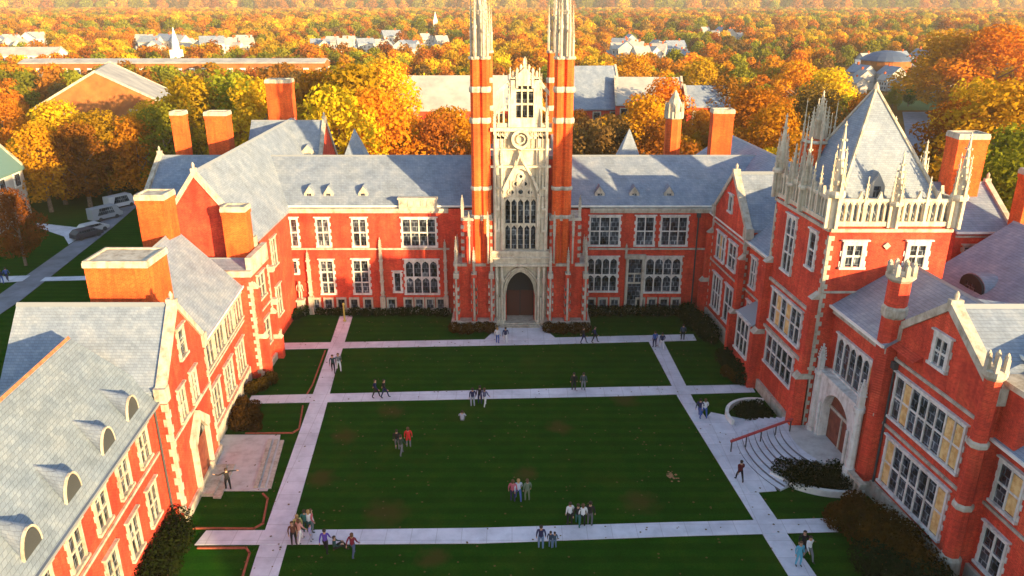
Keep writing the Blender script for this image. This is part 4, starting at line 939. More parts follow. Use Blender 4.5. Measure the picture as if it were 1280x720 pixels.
for k in range(7):                                        # unit trees, 12 m tall
    r_ = random.Random(k * 13 + 1); h = 12.0; W_ = 4.2 + (k % 3) * .5; bl = []
    for i in range(26):
        t = .22 + .73 * (i / 25); wr = W_ * math.sin(math.pi * min(1, (t - .05) / .97)) ** .75 * (.7 if t > .82 else 1)
        a = i * 2.4 + r_.random(); rr = wr * (.25 + .6 * r_.random()); s = 1.25 + r_.random() * .9
        bl.append((rr * math.cos(a), rr * math.sin(a), h * t, s, s * .72))
    TREES.append((leaf_mesh('crown_mesh', bl, 7000, .20, LEAF['orange'], k), trunk_mesh('trunk_mesh', 11, k)))
LOW = []
for ci, cn in enumerate(('orange', 'golden', 'rust', 'olive', 'brown', 'orange', 'golden')):
    r_ = random.Random(ci * 7 + 3); bl = []
    for i in range(14):
        t = .3 + .62 * i / 13; wr = 4.6 * math.sin(math.pi * min(1, t)) ** .8; a = i * 2.4; rr = wr * (.3 + .5 * r_.random()); s = 1.7 + r_.random()
        bl.append((rr * math.cos(a), rr * math.sin(a), 12 * t, s, s * .75))
    me = leaf_mesh('far_crown_mesh', bl, 1000, .55, LEAF[cn], 50 + ci)
    LOW.append((cn, me))

BUILD_SPOTS = []     # (x, y, radius): kept free of trees
def tree(x, y, h, col, label, group, k=None, name='tree', w=1.0):
    k = random.randrange(len(TREES)) if k is None else k
    cm, tm = TREES[k]
    o = thing(name, label, 'tree', (x, y, 0), group); s = h / 12.6
    o.rotation_euler = (0, 0, random.random() * 6.28); o.scale = (s * w, s * w, s)
    t = bpy.data.objects.new('trunk', tm); COL.objects.link(t); t.parent = o
    c = bpy.data.objects.new('crown', cm); COL.objects.link(c); c.parent = o
    c.material_slots[0].link = 'OBJECT'; c.material_slots[0].material = LEAF[col]
    return o
random.seed(11)

# ---------------------------------------------------------------- background buildings
PALE = mat('pale_siding', (.6, .55, .48), .8)
r_, n_ = noise_ramp(PALE, [(.3, (.40, .35, .31)), (.6, (.62, .57, .51))], .3); setc(PALE, r_.outputs[0])
PROOF = mat('pale_roof', (.50, .45, .40), .8)
r_, n_ = noise_ramp(PROOF, [(.3, (.26, .25, .25)), (.6, (.42, .40, .37))], .3); setc(PROOF, r_.outputs[0])
GREENR = mat('copper_green_roof', (.10, .19, .19), .6)
NAVY = mat('dark_blue_roof', (.07, .10, .17), .6)
def big_building(name, label, cx, cy, ang, L_, D_, ze, zr, wallm, roofm, rows=2, cols=6, cat='building', group=None, cop=True):
    o = thing(name, label, cat, (cx, cy, 0), group); a = R(ang); d = (math.cos(a), math.sin(a)); n = (math.sin(a), -math.cos(a))
    F = Fr((cx, cy), d, n); b_ = MB(); b_.box(F, -L_ / 2, L_ / 2, -D_ / 2, D_ / 2, 0, ze); b_.lprism(F, [(D_ / 2, ze), (-D_ / 2, ze), (0, zr)], -L_ / 2, L_ / 2); b_.build('wall', wallm, o)
    b_ = MB(); s1 = (zr - ze) / (D_ / 2); e = .4
    b_.lprism(F, [(D_ / 2 + e, ze - e * s1), (0, zr), (-D_ / 2 - e, ze - e * s1), (-D_ / 2 - e, ze - e * s1 + .3), (0, zr + .3), (D_ / 2 + e, ze - e * s1 + .3)], -L_ / 2 - .1, L_ / 2 + .1); b_.build('roof', roofm, o)
    if cop:
        b_ = MB()
        for s in (-1, 1):
            g2 = Fr(F.p(s * (L_ / 2), 0, 0)[:2], n, d); coping(b_, g2, -D_ / 2, D_ / 2, -.2, .25, ze, zr + .2, up=.35, step=False)
        b_.build('gable_coping', STONE, o)
    H_ = ze / rows
    for i in range(cols):
        for j in range(rows):
            u = -L_ / 2 + L_ * (i + .5) / cols; w_ = MB(); w_.box(F, u - .9, u + .9, D_ / 2 - .05, D_ / 2 + .12, j * H_ + H_ * .3, j * H_ + H_ * .85)
            f_ = w_.build('window', STONE if wallm is BRICK else WHITEP, o); w_ = MB(); w_.box(F, u - .65, u + .65, D_ / 2 + .1, D_ / 2 + .14, j * H_ + H_ * .36, j * H_ + H_ * .8); w_.build('pane', GLASS, f_)
    for s in (-1, 1):
        g2 = Fr(F.p(s * (L_ / 2), 0, 0)[:2], n, (d[0] * s, d[1] * s))
        for q in (-.25, .25):
            for j in range(rows):
                w_ = MB(); w_.box(g2, q * D_ - .8, q * D_ + .8, -.05, .12, j * H_ + H_ * .3, j * H_ + H_ * .85); f_ = w_.build('window', STONE if wallm is BRICK else WHITEP, o)
                w_ = MB(); w_.box(g2, q * D_ - .55, q * D_ + .55, .1, .14, j * H_ + H_ * .36, j * H_ + H_ * .8); w_.build('pane', GLASS, f_)
    nn = max(1, int(L_ / D_ + .5))
    for q in range(nn): pp = F.p(-L_ / 2 + L_ * (q + .5) / nn, 0, 0); BUILD_SPOTS.append((pp[0], pp[1], D_ * .62 + 3))
    return o
big_building('assembly_hall', 'large orange gabled brick hall with a cream roof among the trees, upper left', -88, 172, -70, 26, 24, 9.5, 16.2, GOLDW, PROOF, 2, 4)
big_building('long_hall', 'very long low brick hall with a pale roof edge crossing the woods, far upper left', -112, 268, 1, 100, 8, 10.3, 11.3, GOLDW, PROOF, 1, 24, cop=False)
big_building('library', 'brick building with a pale slate roof half hidden behind the left spire', -11.5, 167, 2, 22, 14, 9.0, 14.8, BRICK, PROOF, 2, 5)
big_building('narrow_block', 'narrow shaded brick block with a gabled end, left of the pale-roofed brick building', -23.6, 160, 90, 16, 5.2, 11.5, 14.9, BRICK, SLATE, 3, 5)
big_building('chapel', 'chapel with a tall blue-grey gable roof just right of the right spire', 17.0, 174, 6, 11, 17, 8.5, 16.2, BRICK, SLATE, 2, 3)
big_building('annex', 'long annex with a pale roof right of the blue-grey chapel roof', 29.0, 170, -3, 14, 12, 9.5, 14.2, BRICK, PROOF, 2, 4)
big_building('cottage_block', 'small brick block with a hazy blue roof behind the right-hand chimney', 36.5, 150, 0, 8, 8, 11.5, 14.5, BRICK, SLATE, 2, 2)
big_building('gabled_house', 'pale gabled house with a green roof at the far left edge', -75, 102, 95, 16, 10, 7.5, 13.2, PALE, GREENR, 2, 4)
big_building('terrace_block', 'white terrace block with many windows in the upper left corner', -205, 330, 3, 40, 10, 9, 11.5, WHITEP, PROOF, 2, 14)
rh = thing('round_hall', 'low round hall with a dark blue domed roof among trees, upper right', 'building', (138, 296, 0)); BUILD_SPOTS.append((138, 296, 12))
b = MB(); b.oct(138, 296, [(0, 8.6), (9.0, 8.6)], 20); b.build('wall', GOLDW, rh)
b = MB(); b.oct(138, 296, [(9.0, 9.2), (9.3, 9.2), (10.6, 7.4), (11.8, 4.6), (12.4, 1.5), (12.5, .1)], 20); b.build('roof', NAVY, rh)

for t in (.05, .1, .15, .2): BUILD_SPOTS.append((138 * (1 - t), 296 * (1 - t), 10))
st = thing('church_steeple', 'slender white church steeple rising from the trees, upper left', 'church', (-125, 300, 0))
b = MB(); b.box(Fr((-125, 300), (1, 0), (0, -1)), -1.8, 1.8, -1.8, 1.8, 0, 12.5); b.build('steeple_base', WHITEP, st)
b = MB(); b.oct(-125, 300, [(12.5, 1.4), (15.0, 1.3), (20.5, .05)], 8); b.build('spire', WHITEP, st)
st2 = thing('water_tower', 'thin pale steeple in the woods left of the left spire', 'church', (-60, 640, 0))
b = MB(); b.box(Fr((-60, 640), (1, 0), (0, -1)), -1.6, 1.6, -1.6, 1.6, 0, 15); b.oct(-60, 640, [(15, 1.8), (21, .1)], 4); b.build('steeple_base', WHITEP, st2)
st2.name = 'church_steeple'
# houses
def house_proto(L_, D_, ze, zr, roofm):
    o = bpy.data.objects.new('house', None); COL.objects.link(o); ROOT[o.name] = Vector((0, 0, 0)); F = Fr((0, 0), (1, 0), (0, -1))
    b_ = MB(); b_.box(F, -L_ / 2, L_ / 2, -D_ / 2, D_ / 2, 0, ze); b_.lprism(F, [(D_ / 2, ze), (-D_ / 2, ze), (0, zr)], -L_ / 2, L_ / 2)
    b_.box(F, -L_ / 2 - 3, -L_ / 2, -D_ / 3, D_ / 3, 0, ze * .6); b_.build('wall', PALE, o)
    b_ = MB(); b_.lprism(F, [(D_ / 2 + .5, ze - .4), (0, zr), (-D_ / 2 - .5, ze - .4), (-D_ / 2 - .5, ze - .1), (0, zr + .3), (D_ / 2 + .5, ze - .1)], -L_ / 2 - .3, L_ / 2 + .3)
    b_.lprism(F, [(D_ / 3 + .3, ze * .6), (-D_ / 3 - .3, ze * .6), (0, ze * .6 + 1.5)], -L_ / 2 - 3.2, -L_ / 2); rf = b_.build('roof', roofm, o)
    b_ = MB(); b_.box(F, L_ * .2, L_ * .2 + .9, -.5, .5, zr - 1, zr + 1.4); b_.build('chimney', BRICK_SUN, rf)
    b_ = MB()
    for i in range(4):
        for z in (1.2, ze * .55): u = -L_ / 2 + L_ * (i + .5) / 4; b_.box(F, u - .5, u + .5, D_ / 2, D_ / 2 + .06, z, z + 1.5); b_.box(F, u - .5, u + .5, -D_ / 2 - .06, -D_ / 2, z, z + 1.5)
    b_.build('windows', GLASS, o).name = 'window'
    return o
HP = [house_proto(11, 8, 6.5, 9.8, PROOF), house_proto(14, 9, 7.5, 11, SLATE), house_proto(9, 8, 7, 10.5, PROOF)]
TOWNS = [  # x range px, y px range, count, label, group
    ((0, 50), (52, 64), 9, 'white gabled house in the upper left corner', 'houses upper left'),
    ((178, 215), (58, 66), 6, 'pale house by the white steeple, upper left', 'houses by the steeple'),
    ((228, 315), (58, 66), 16, 'pale house in the row right of the white steeple', 'houses right of the steeple'),
    ((395, 560), (50, 66), 18, 'white house in the row left of the left spire', 'houses left of the spires'),
    ((772, 852), (58, 78), 20, 'white house right of the right spire', 'houses right of the spires'),
    ((880, 925), (38, 50), 5, 'small pale house among far trees', 'scattered houses'),
    ((1070, 1180), (76, 112), 39, 'white house in the town beyond the pyramid roof', 'town houses upper right'),
    ((1180, 1200), (108, 122), 4, 'grey house at the right end of the town', 'town houses upper right'),
]
first = [True] * 3; ROADS = []
for (xa, xb), (ya, yb), n, lab, grp in TOWNS:
    ORD = ['first', 'second', 'third'] + ['%dth' % q for q in range(4, 21)] + ['21st', '22nd', '23rd'] + ['%dth' % q for q in range(24, 40)]
    for i in range(n):
        px = xa + (xb - xa) * (i + random.random()) / n; py = ya + (yb - ya) * random.random()
        x, y = GP(px, py + 6); k = random.randrange(3)
        if first[k]: o = HP[k]; first[k] = False
        else: o = copy_tree(HP[k])
        o.location = (x, y, 0); o.rotation_euler = (0, 0, R(random.choice((0, 90, 20, 110, -25)) + random.uniform(-8, 8))); s = random.uniform(.45, .7) if px > 1070 else random.uniform(.6, .95); o.scale = (s, s, s * 1.05)
        tag(o, '%s, %s from left' % (lab, ORD[i]), 'house', grp); BUILD_SPOTS.append((x, y, 11)); 
        for t in ((.04, .08, .13) if px < 1070 else (.04, .08, .13, .18, .23, .28)): BUILD_SPOTS.append((x * (1 - t), y * (1 - t), 12))
for k in range(3):
    if first[k]:
        for c in list(HP[k].children_recursive): bpy.data.objects.remove(c)
        bpy.data.objects.remove(HP[k])

# ---------------------------------------------------------------- trees one can tell apart
def T(px, pytop, Y, col, label, k=None, w=1.0, group='autumn trees round the campus', h=None):
    a, b_, c = ray(px, pytop); kk = Y / b_; top = CAM_H + c * kk
    BUILD_SPOTS.append((a * kk, Y, 3.5)); return tree(a * kk, Y, max(5, top), col, label, group, k, w=w)
T(66, 125, 124, 'golden', 'broad golden tree behind the street, far left', w=1.25)
T(118, 138, 122, 'golden', 'yellow-orange tree beside the street, between the golden tree and the chimneys', w=1.2)
T(163, 145, 121, 'orange', 'orange tree left of the thin chimney', w=1.15)
T(92, 150, 116, 'rust', 'dark rusty tree over the street at the left', w=1.1)
T(40, 150, 113, 'orange', 'orange tree by the pale gabled house at the left edge', w=1.0)
T(235, 95, 128, 'golden', 'tall golden tree behind the two left chimneys', w=1.2)
T(285, 88, 132, 'olive', 'olive-yellow tree behind the widest far chimney', w=1.15)
T(320, 95, 122, 'golden', 'golden tree left of the far orange chimney', w=1.0)
T(198, 130, 122, 'olive', 'olive tree between the thin chimney and the street', w=1.1)
T(395, 88, 126, 'orange', 'orange tree right of the far orange chimney', w=1.1)
T(440, 75, 118, 'golden', 'tall yellow tree behind the left half of the long roof', w=1.15)
T(420, 105, 104, 'golden', 'golden tree just behind the pale cross gable', w=.95)
T(465, 110, 108, 'orange', 'orange tree left of the narrow shaded block', w=.95)
T(480, 72, 150, 'golden', 'far golden tree above the narrow shaded block', w=1.1)
T(565, 133, 118, 'orange', 'bright orange tree in front of the pale-roofed brick building', w=1.15)
T(545, 140, 110, 'rust', 'dark red tree left of the bright orange tree near the left spire', w=.9)
T(790, 66, 215, 'orange', 'round orange tree above the pale annex roof', w=1.3)
T(810, 118, 118, 'orange', 'vivid orange tree in front of the annex, right of the right spire', w=1.05)
T(770, 145, 112, 'brown', 'brown tree behind the right half of the long roof', w=1.15)
T(740, 150, 108, 'brown', 'dull brown tree close to the right spire', w=1.1)
T(825, 150, 106, 'rust', 'rust-brown tree left of the slim corner turret', w=1.1)
T(835, 95, 150, 'orange', 'orange tree between annex and slim corner turret', w=1.05)
T(880, 70, 190, 'golden', 'golden orange tree above the hazy blue roof', w=1.2)
T(905, 95, 150, 'rust', 'rusty tree behind the right-hand chimney', w=1.1)
T(945, 110, 122, 'orange', 'large orange tree between the chimney and the tower pinnacles', w=1.2)
T(975, 130, 108, 'orange', 'low orange tree touching the tower pinnacles', w=1.05)
T(1000, 75, 185, 'orange', 'orange tree above the tower pinnacles', w=1.2)
T(1040, 82, 168, 'golden', 'golden tree left of the pyramid roof', w=1.2)
T(1025, 105, 135, 'brown', 'dark brown tree between pinnacles and pyramid roof', w=1.15)
T(1080, 118, 140, 'rust', 'reddish tree at the left slope of the pyramid roof', w=.9)
T(1140, 103, 235, 'green', 'green tree right of the pyramid peak', w=1.1)
T(1120, 106, 232, 'olive', 'yellow-green tree just behind the pyramid peak', w=1.0)
T(1207, 125, 112, 'orange', 'orange tree between the pyramid roof and the tall right chimney', w=1.2)
T(1225, 100, 118, 'golden', 'golden tree above the tall right chimney', w=1.1)
T(1262, 100, 104, 'golden', 'tall golden tree at the right edge', w=1.2)
T(1275, 150, 84, 'olive', 'olive tree behind the right-hand chimneys at the edge', w=1.0)
T(1195, 38, 215, 'orange', 'big orange tree upper right', w=1.5)
T(1255, 30, 205, 'orange', 'big orange tree at the upper right edge', w=1.5)
T(1172, 62, 260, 'rust', 'rusty tree left of the big orange trees, upper right', w=1.5)
T(1280, 190, 72, 'olive', 'low olive tree beside the far right chimney', w=1.0)
T(10, 235, 88, 'rust', 'pinkish rust tree at the left edge by the lawn', w=.8)
# ---------------------------------------------------------------- scattered woods
def free(x, y, pad=0):
    for bx_, by_, br in BUILD_SPOTS:
        if (x - bx_) ** 2 + (y - by_) ** 2 < (br + pad) ** 2: return False
    if x < -25 and y < 117: return False
    if 110 < y < 232 and abs(x - 79 - .474 * (y - 147)) < 10: return False           # the street on the right
    if y < 96 and -45 < x < 42: return False
    return True
cand = []
random.seed(5)
y = 98.0
while y < 1700:
    st_p = 8.2 if y < 260 else (10 if y < 600 else 15)
    half = y * .72 + 25; x = -half
    while x < half:
        xx, yy = x + random.uniform(-.45, .45) * st_p, y + random.uniform(-.45, .45) * st_p
        if free(xx, yy): cand.append((xx, yy))
        x += st_p
    y += st_p
cand.sort(key=lambda c: c[1] + abs(c[0]) * .15)
def pick(x, y):
    v = .8 * math.sin(x * .031 + 1.3) + .8 * math.sin(y * .023 + x * .013) + random.uniform(-1.7, 1.7) - (.1 if y > 300 else 0)
    if x > 40 and y > 250: v -= .3
    return 'golden' if v > .75 else 'orange' if v > -.35 else 'rust' if v > -1.0 else 'olive' if v > -1.6 else random.choice(('brown', 'green', 'olive'))
NIND = 240
for x, y in cand[:NIND]:
    c = pick(x, y); q_ = x / y; side = 'far left' if q_ < -.4 else 'left of centre' if q_ < -.12 else 'middle' if q_ < .12 else 'right of centre' if q_ < .4 else 'far right'; dep = 'front' if y < 125 else 'second' if y < 165 else 'back'
    tree(x, y, random.uniform(8.5, 12.5), c, '%s tree in the %s rows of the woods behind the campus, %s' % ({'rust': 'rust-red', 'brown': 'dull brown'}.get(c, c), dep, side), '%s trees of the woods, %s rows, %s' % (c, dep, side), w=random.uniform(.95, 1.25))
# the rest of the woods: one object, instanced on points
rest = cand[NIND:]
far_pts = []
y = 1700.0
while y < 9000:
    s_ = y * .012; half = y * .72; x = -half
    while x < half: far_pts.append((x + random.uniform(-.5, .5) * s_, y + random.uniform(-.5, .5) * s_)); x += s_
    y += s_ * 1.3
def forest(name, groups):
    gc = bpy.data.collections.new('crown_templates')
    order = []
    for i, (cn, me) in enumerate(LOW):
        o = bpy.data.objects.new('template_%02d' % i, me); gc.objects.link(o); order.append(cn)
    V = []; idx = []; sc = []; rz = []
    for x, y, s in groups:
        c = pick(x, y); c = 'olive' if c == 'green' else c
        V.append((x, y, -.8 * s)); idx.append(random.choice([i for i, n in enumerate(order) if n == c])); sc.append(s); rz.append(random.random() * 6.28)
    me = bpy.data.meshes.new(name); me.from_pydata(V, [], [])
    for nm, ty, vals in (('idx', 'INT', idx), ('sc', 'FLOAT', sc), ('rz', 'FLOAT', rz)):
        a = me.attributes.new(nm, ty, 'POINT'); a.data.foreach_set('value', vals)
    o = bpy.data.objects.new(name, me); COL.objects.link(o)
    ng = bpy.data.node_groups.new('scatter', 'GeometryNodeTree'); ng.interface.new_socket('Geometry', in_out='INPUT', socket_type='NodeSocketGeometry'); ng.interface.new_socket('Geometry', in_out='OUTPUT', socket_type='NodeSocketGeometry')
    nn = ng.nodes; gi = nn.new('NodeGroupInput'); go = nn.new('NodeGroupOutput'); ip = nn.new('GeometryNodeInstanceOnPoints'); ci = nn.new('GeometryNodeCollectionInfo')
    ci.inputs['Collection'].default_value = gc; ci.inputs['Separate Children'].default_value = True; ci.inputs['Reset Children'].default_value = True
    def att(n_, t_):
        a = nn.new('GeometryNodeInputNamedAttribute'); a.data_type = t_; a.inputs['Name'].default_value = n_; return a.outputs[0]
    ng.links.new(gi.outputs[0], ip.inputs['Points']); ng.links.new(ci.outputs[0], ip.inputs['Instance']); ip.inputs['Pick Instance'].default_value = True
    ng.links.new(att('idx', 'INT'), ip.inputs['Instance Index']); ng.links.new(att('sc', 'FLOAT'), ip.inputs['Scale'])
    cx = nn.new('ShaderNodeCombineXYZ'); ng.links.new(att('rz', 'FLOAT'), cx.inputs[2]); e2 = nn.new('FunctionNodeEulerToRotation'); ng.links.new(cx.outputs[0], e2.inputs[0]); ng.links.new(e2.outputs[0], ip.inputs['Rotation'])
    ng.links.new(ip.outputs[0], go.inputs[0])
    md = o.modifiers.new('scatter', 'NODES'); md.node_group = ng
    return tag(o, 'unbroken autumn woodland reaching to the horizon', 'woodland', kind='stuff')
forest('woodland', [(x, y, random.uniform(.7, 1.05) * (1 if y < 600 else 1.35)) for x, y in rest] + [(x, y, y * .012 / 7.0 * random.uniform(.8, 1.15)) for x, y in far_pts])
print('trees', len(cand), len(far_pts))

# ---------------------------------------------------------------- hedges and shrubs
def shrub(name, label, cat, blobs, n, size, col, group=None, seed=0):
    cx = sum(b_[0] for b_ in blobs) / len(blobs); cy = sum(b_[1] for b_ in blobs) / len(blobs)
    me = leaf_mesh(name, [(x - cx, y - cy, z, r, rz) for x, y, z, r, rz in blobs], n, size, LEAF[col], seed)
    b_ = MB()
    for x, y, z, r, rz in blobs: b_.oct(x - cx, y - cy, [(0, .05), (z, .03)], 5)
    o = thing(name, label, cat, (cx, cy, 0), group)
    f = bpy.data.objects.new('foliage', me); COL.objects.link(f); f.parent = o
    m2 = bpy.data.meshes.new('stems'); m2.from_pydata(b_.v, [], b_.f); m2.materials.append(BARK); s = bpy.data.objects.new('stems', m2); COL.objects.link(s); s.parent = o
    return o
def row(x0, y0, x1, y1, r, h, step=.6, jit=.2):
    n = max(1, int(math.hypot(x1 - x0, y1 - y0) / step)); return [(x0 + (x1 - x0) * i / n + random.uniform(-jit, jit), y0 + (y1 - y0) * i / n + random.uniform(-jit, jit), h * .5, r * random.uniform(.85, 1.15), h * .55 * random.uniform(.85, 1.15)) for i in range(n + 1)]
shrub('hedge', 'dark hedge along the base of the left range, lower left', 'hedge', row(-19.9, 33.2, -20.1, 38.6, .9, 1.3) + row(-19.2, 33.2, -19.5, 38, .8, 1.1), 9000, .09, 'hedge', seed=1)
shrub('bush', 'orange-brown bush between the left range and the brick-edged lawn', 'bush', row(-20.6, 50.2, -21.0, 53.5, .6, 1.0) + row(-19.7, 50.3, -20.2, 53, .6, .8) + row(-19.0, 50.3, -19.3, 51.5, .5, .6), 5500, .09, 'autumnhedge', seed=2)
shrub('bush', 'golden bush at the corner pier of the left range', 'bush', row(-21.0, 55.9, -20.2, 57.3, .6, 1.0), 2500, .09, 'autumnhedge', seed=3)
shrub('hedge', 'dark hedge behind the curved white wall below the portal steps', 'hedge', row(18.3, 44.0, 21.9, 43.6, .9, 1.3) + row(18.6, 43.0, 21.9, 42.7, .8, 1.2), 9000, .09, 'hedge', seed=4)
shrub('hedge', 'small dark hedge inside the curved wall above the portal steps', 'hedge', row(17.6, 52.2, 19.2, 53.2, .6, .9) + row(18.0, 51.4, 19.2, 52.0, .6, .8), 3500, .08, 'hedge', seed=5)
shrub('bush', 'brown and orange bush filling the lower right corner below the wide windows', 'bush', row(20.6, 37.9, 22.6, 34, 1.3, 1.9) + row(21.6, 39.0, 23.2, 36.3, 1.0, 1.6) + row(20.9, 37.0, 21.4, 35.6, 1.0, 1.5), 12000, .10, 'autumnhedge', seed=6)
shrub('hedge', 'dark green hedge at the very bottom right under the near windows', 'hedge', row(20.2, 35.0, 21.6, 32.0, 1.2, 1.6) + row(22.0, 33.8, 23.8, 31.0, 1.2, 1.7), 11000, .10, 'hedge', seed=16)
shrub('bush', 'brown bush at the edge of the lawn by the end of the lower walk', 'bush', row(20.1, 38.8, 21.2, 40.2, .9, 1.4), 4500, .09, 'autumnhedge', seed=7)
shrub('bush', 'tawny bush left of the gatehouse steps', 'bush', row(-5.4, 68.0, -1.9, 68.0, .6, 1.0), 3000, .09, 'autumnhedge', seed=8)
shrub('bush', 'tawny bush right of the gatehouse steps', 'bush', row(3.3, 68.0, 7.0, 68.0, .6, 1.0), 3000, .09, 'autumnhedge', seed=9)
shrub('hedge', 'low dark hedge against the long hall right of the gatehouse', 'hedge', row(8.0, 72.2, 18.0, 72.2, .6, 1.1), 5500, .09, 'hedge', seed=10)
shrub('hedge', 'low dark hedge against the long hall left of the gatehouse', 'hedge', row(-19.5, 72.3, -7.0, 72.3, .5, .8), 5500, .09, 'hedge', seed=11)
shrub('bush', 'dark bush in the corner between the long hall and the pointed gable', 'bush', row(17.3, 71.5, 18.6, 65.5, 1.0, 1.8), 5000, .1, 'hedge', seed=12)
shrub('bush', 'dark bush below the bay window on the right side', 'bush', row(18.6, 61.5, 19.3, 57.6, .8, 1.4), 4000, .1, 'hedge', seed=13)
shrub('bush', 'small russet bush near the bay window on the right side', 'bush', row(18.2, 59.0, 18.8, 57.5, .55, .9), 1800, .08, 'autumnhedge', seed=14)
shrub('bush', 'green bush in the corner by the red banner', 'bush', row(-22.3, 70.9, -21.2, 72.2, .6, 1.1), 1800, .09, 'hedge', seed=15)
# fallen leaves on the lawn by the right walk
LF = MB(); r_ = random.Random(3)
for i in range(26):
    x, y = 10.7 + r_.gauss(0, .22), 44.1 + r_.gauss(0, .3); a = r_.random() * 3
    LF.add([(x + .09 * math.cos(a + q), y + .09 * math.sin(a + q), .03 + .02 * r_.random()) for q in (0, 1.57, 3.14, 4.71)], [(0, 1, 2, 3)])
lm = mat('dry_leaf', (.30, .17, .08), .9)
LG = MB()
for i in range(550):
    x, y = r_.uniform(-20, 19), r_.uniform(33, 71); a = r_.random() * 3; q_ = r_.uniform(.05, .09)
    LG.add([(x + q_ * math.cos(a + q), y + q_ * math.sin(a + q), .1 + .02 * r_.random()) for q in (0, 1.57, 3.14, 4.71)], [(0, 1, 2, 3)])
tag(LG.build('fallen_leaves', mat('fallen_leaf', (.11, .07, .02), .9), recalc=False), 'thin scatter of fallen leaves over the quad', 'leaves', kind='stuff')
tag(LF.build('leaf_litter', lm, recalc=False), 'tan scatter of dry leaves on the lawn near the right walk', 'leaves', kind='stuff')

# ================================================================ people
SKIN = mat('skin', (.42, .24, .16), .6); EYE = mat('eye', (.02, .02, .02), .4)
HAIRS = [mat('dark_hair', (.03, .02, .015), .7), mat('brown_hair', (.10, .05, .025), .7), mat('fair_hair', (.35, .22, .09), .7)]
CL = {}
def cloth(c):
    k = tuple(c)
    if k not in CL: CL[k] = mat('cloth', c, .85, .1)
    return CL[k]
def person(x, y, face, top, legs, label, pose='stand', hair=0, h=1.72, shoe=(.04, .04, .04), group=None, z=0.0, coat=False, m_all=None, name='person', cat='person', wide=1.0):
    s = h / 1.75; r_ = random.Random(int(x * 91 + y * 37))
    st = .0; swing = .0
    J = {}
    J['pel'] = (0, 0, .95); J['wst'] = (0, .01, 1.10); J['chest'] = (0, .0, 1.30); J['neck'] = (0, .0, 1.47); J['hb'] = (0, -.01, 1.56); J['ht'] = (0, -.02, 1.68)
    k = {'stand': .04, 'walk': .30, 'reach': .12, 'sit': 0}[pose]
    for sd, n_ in ((-1, 'l'), (1, 'r')):
        f_ = k * sd
        J['hip' + n_] = (.09 * sd, 0, .90); J['kn' + n_] = (.11 * sd, -.04 - f_ * .55, .50); J['an' + n_] = (.11 * sd, .02 - f_ * (1.0 if f_ > 0 else .8), .09 + (.05 if f_ < 0 and pose == 'walk' else 0)); J['to' + n_] = (.13 * sd, J['an' + n_][1] - .16, .035)
        J['sh' + n_] = (.18 * sd, 0, 1.42); J['el' + n_] = (.24 * sd, .05 + f_ * .4, 1.14); J['wr' + n_] = (.25 * sd, -.03 + f_ * .8, .90)
        if pose == 'reach': J['el' + n_] = (.44 * sd, -.05, 1.32); J['wr' + n_] = (.66 * sd, -.12, 1.44 if sd > 0 else 1.2)
    if pose == 'sit':
        for kk in list(J): 
            if kk[:2] not in ('kn', 'an', 'to'): a_ = J[kk]; J[kk] = (a_[0], a_[1] + .1, a_[2] - .72)
        for sd, n_ in ((-1, 'l'), (1, 'r')):
            J['kn' + n_] = (.16 * sd, -.32, .42); J['an' + n_] = (.12 * sd, -.55, .09); J['to' + n_] = (.12 * sd, -.70, .05)
            J['el' + n_] = (.26 * sd, -.05, .44); J['wr' + n_] = (.15 * sd, -.28, .48)
    rad = dict(pel=(.145, .115), wst=(.125, .095), chest=(.16, .11), neck=(.055, .055), hb=(.085, .095), ht=(.09, .10))
    for n_ in 'lr': rad.update({'hip' + n_: (.095, .095), 'kn' + n_: (.06, .065), 'an' + n_: (.042, .045), 'to' + n_: (.04, .03), 'sh' + n_: (.065, .06), 'el' + n_: (.045, .045), 'wr' + n_: (.028, .028)})
    if coat: rad['pel'] = (.18, .15)
    E_ = [('pel', 'wst'), ('wst', 'chest'), ('chest', 'neck'), ('neck', 'hb'), ('hb', 'ht')]
    for n_ in 'lr': E_ += [('pel', 'hip' + n_), ('hip' + n_, 'kn' + n_), ('kn' + n_, 'an' + n_), ('an' + n_, 'to' + n_), ('chest', 'sh' + n_), ('sh' + n_, 'el' + n_), ('el' + n_, 'wr' + n_)]
    ks = list(J); me = bpy.data.meshes.new('tmp'); me.from_pydata([J[k_] for k_ in ks], [(ks.index(a_), ks.index(b_)) for a_, b_ in E_], [])
    ob = bpy.data.objects.new('tmp', me); COL.objects.link(ob)
    bm = bmesh.new(); bm.from_mesh(me); ly = bm.verts.layers.skin.verify()
    for i, v in enumerate(bm.verts): v[ly].radius = rad[ks[i]]; v[ly].use_root = (ks[i] == 'pel')
    bm.to_mesh(me); bm.free()
    ob.modifiers.new('s', 'SKIN').use_smooth_shade = True; sd_ = ob.modifiers.new('u', 'SUBSURF'); sd_.levels = 1
    dg = bpy.context.evaluated_depsgraph_get(); me2 = bpy.data.meshes.new_from_object(ob.evaluated_get(dg)); bpy.data.objects.remove(ob)
    bm = bmesh.new(); bm.from_mesh(me2)
    def part(p): # nearest bone
        best = None
        for a_, b_ in E_:
            A, B = Vector(J[a_]), Vector(J[b_]); d = B - A; t = max(0, min(1, (p - A).dot(d) / d.length_squared)); q = (A + d * t - p).length - rad[a_][0]
            if best is None or q < best[0]: best = (q, a_, b_, t)
        return best
    for f in bm.faces:
        q, a_, b_, t = part(f.calc_center_median()); n_ = b_[:2]
        if b_ in ('hb', 'ht') or (b_ == 'neck' and t > .8): mi = 0
        elif n_ in ('kn', 'an') or b_.startswith('hip'): mi = 2
        elif n_ == 'to': mi = 3
        elif b_.startswith('wr') and t > .92: mi = 0
        else: mi = 1
        if coat and mi == 2 and f.calc_center_median().z > .6: mi = 1
        f.material_index = mi; f.smooth = True
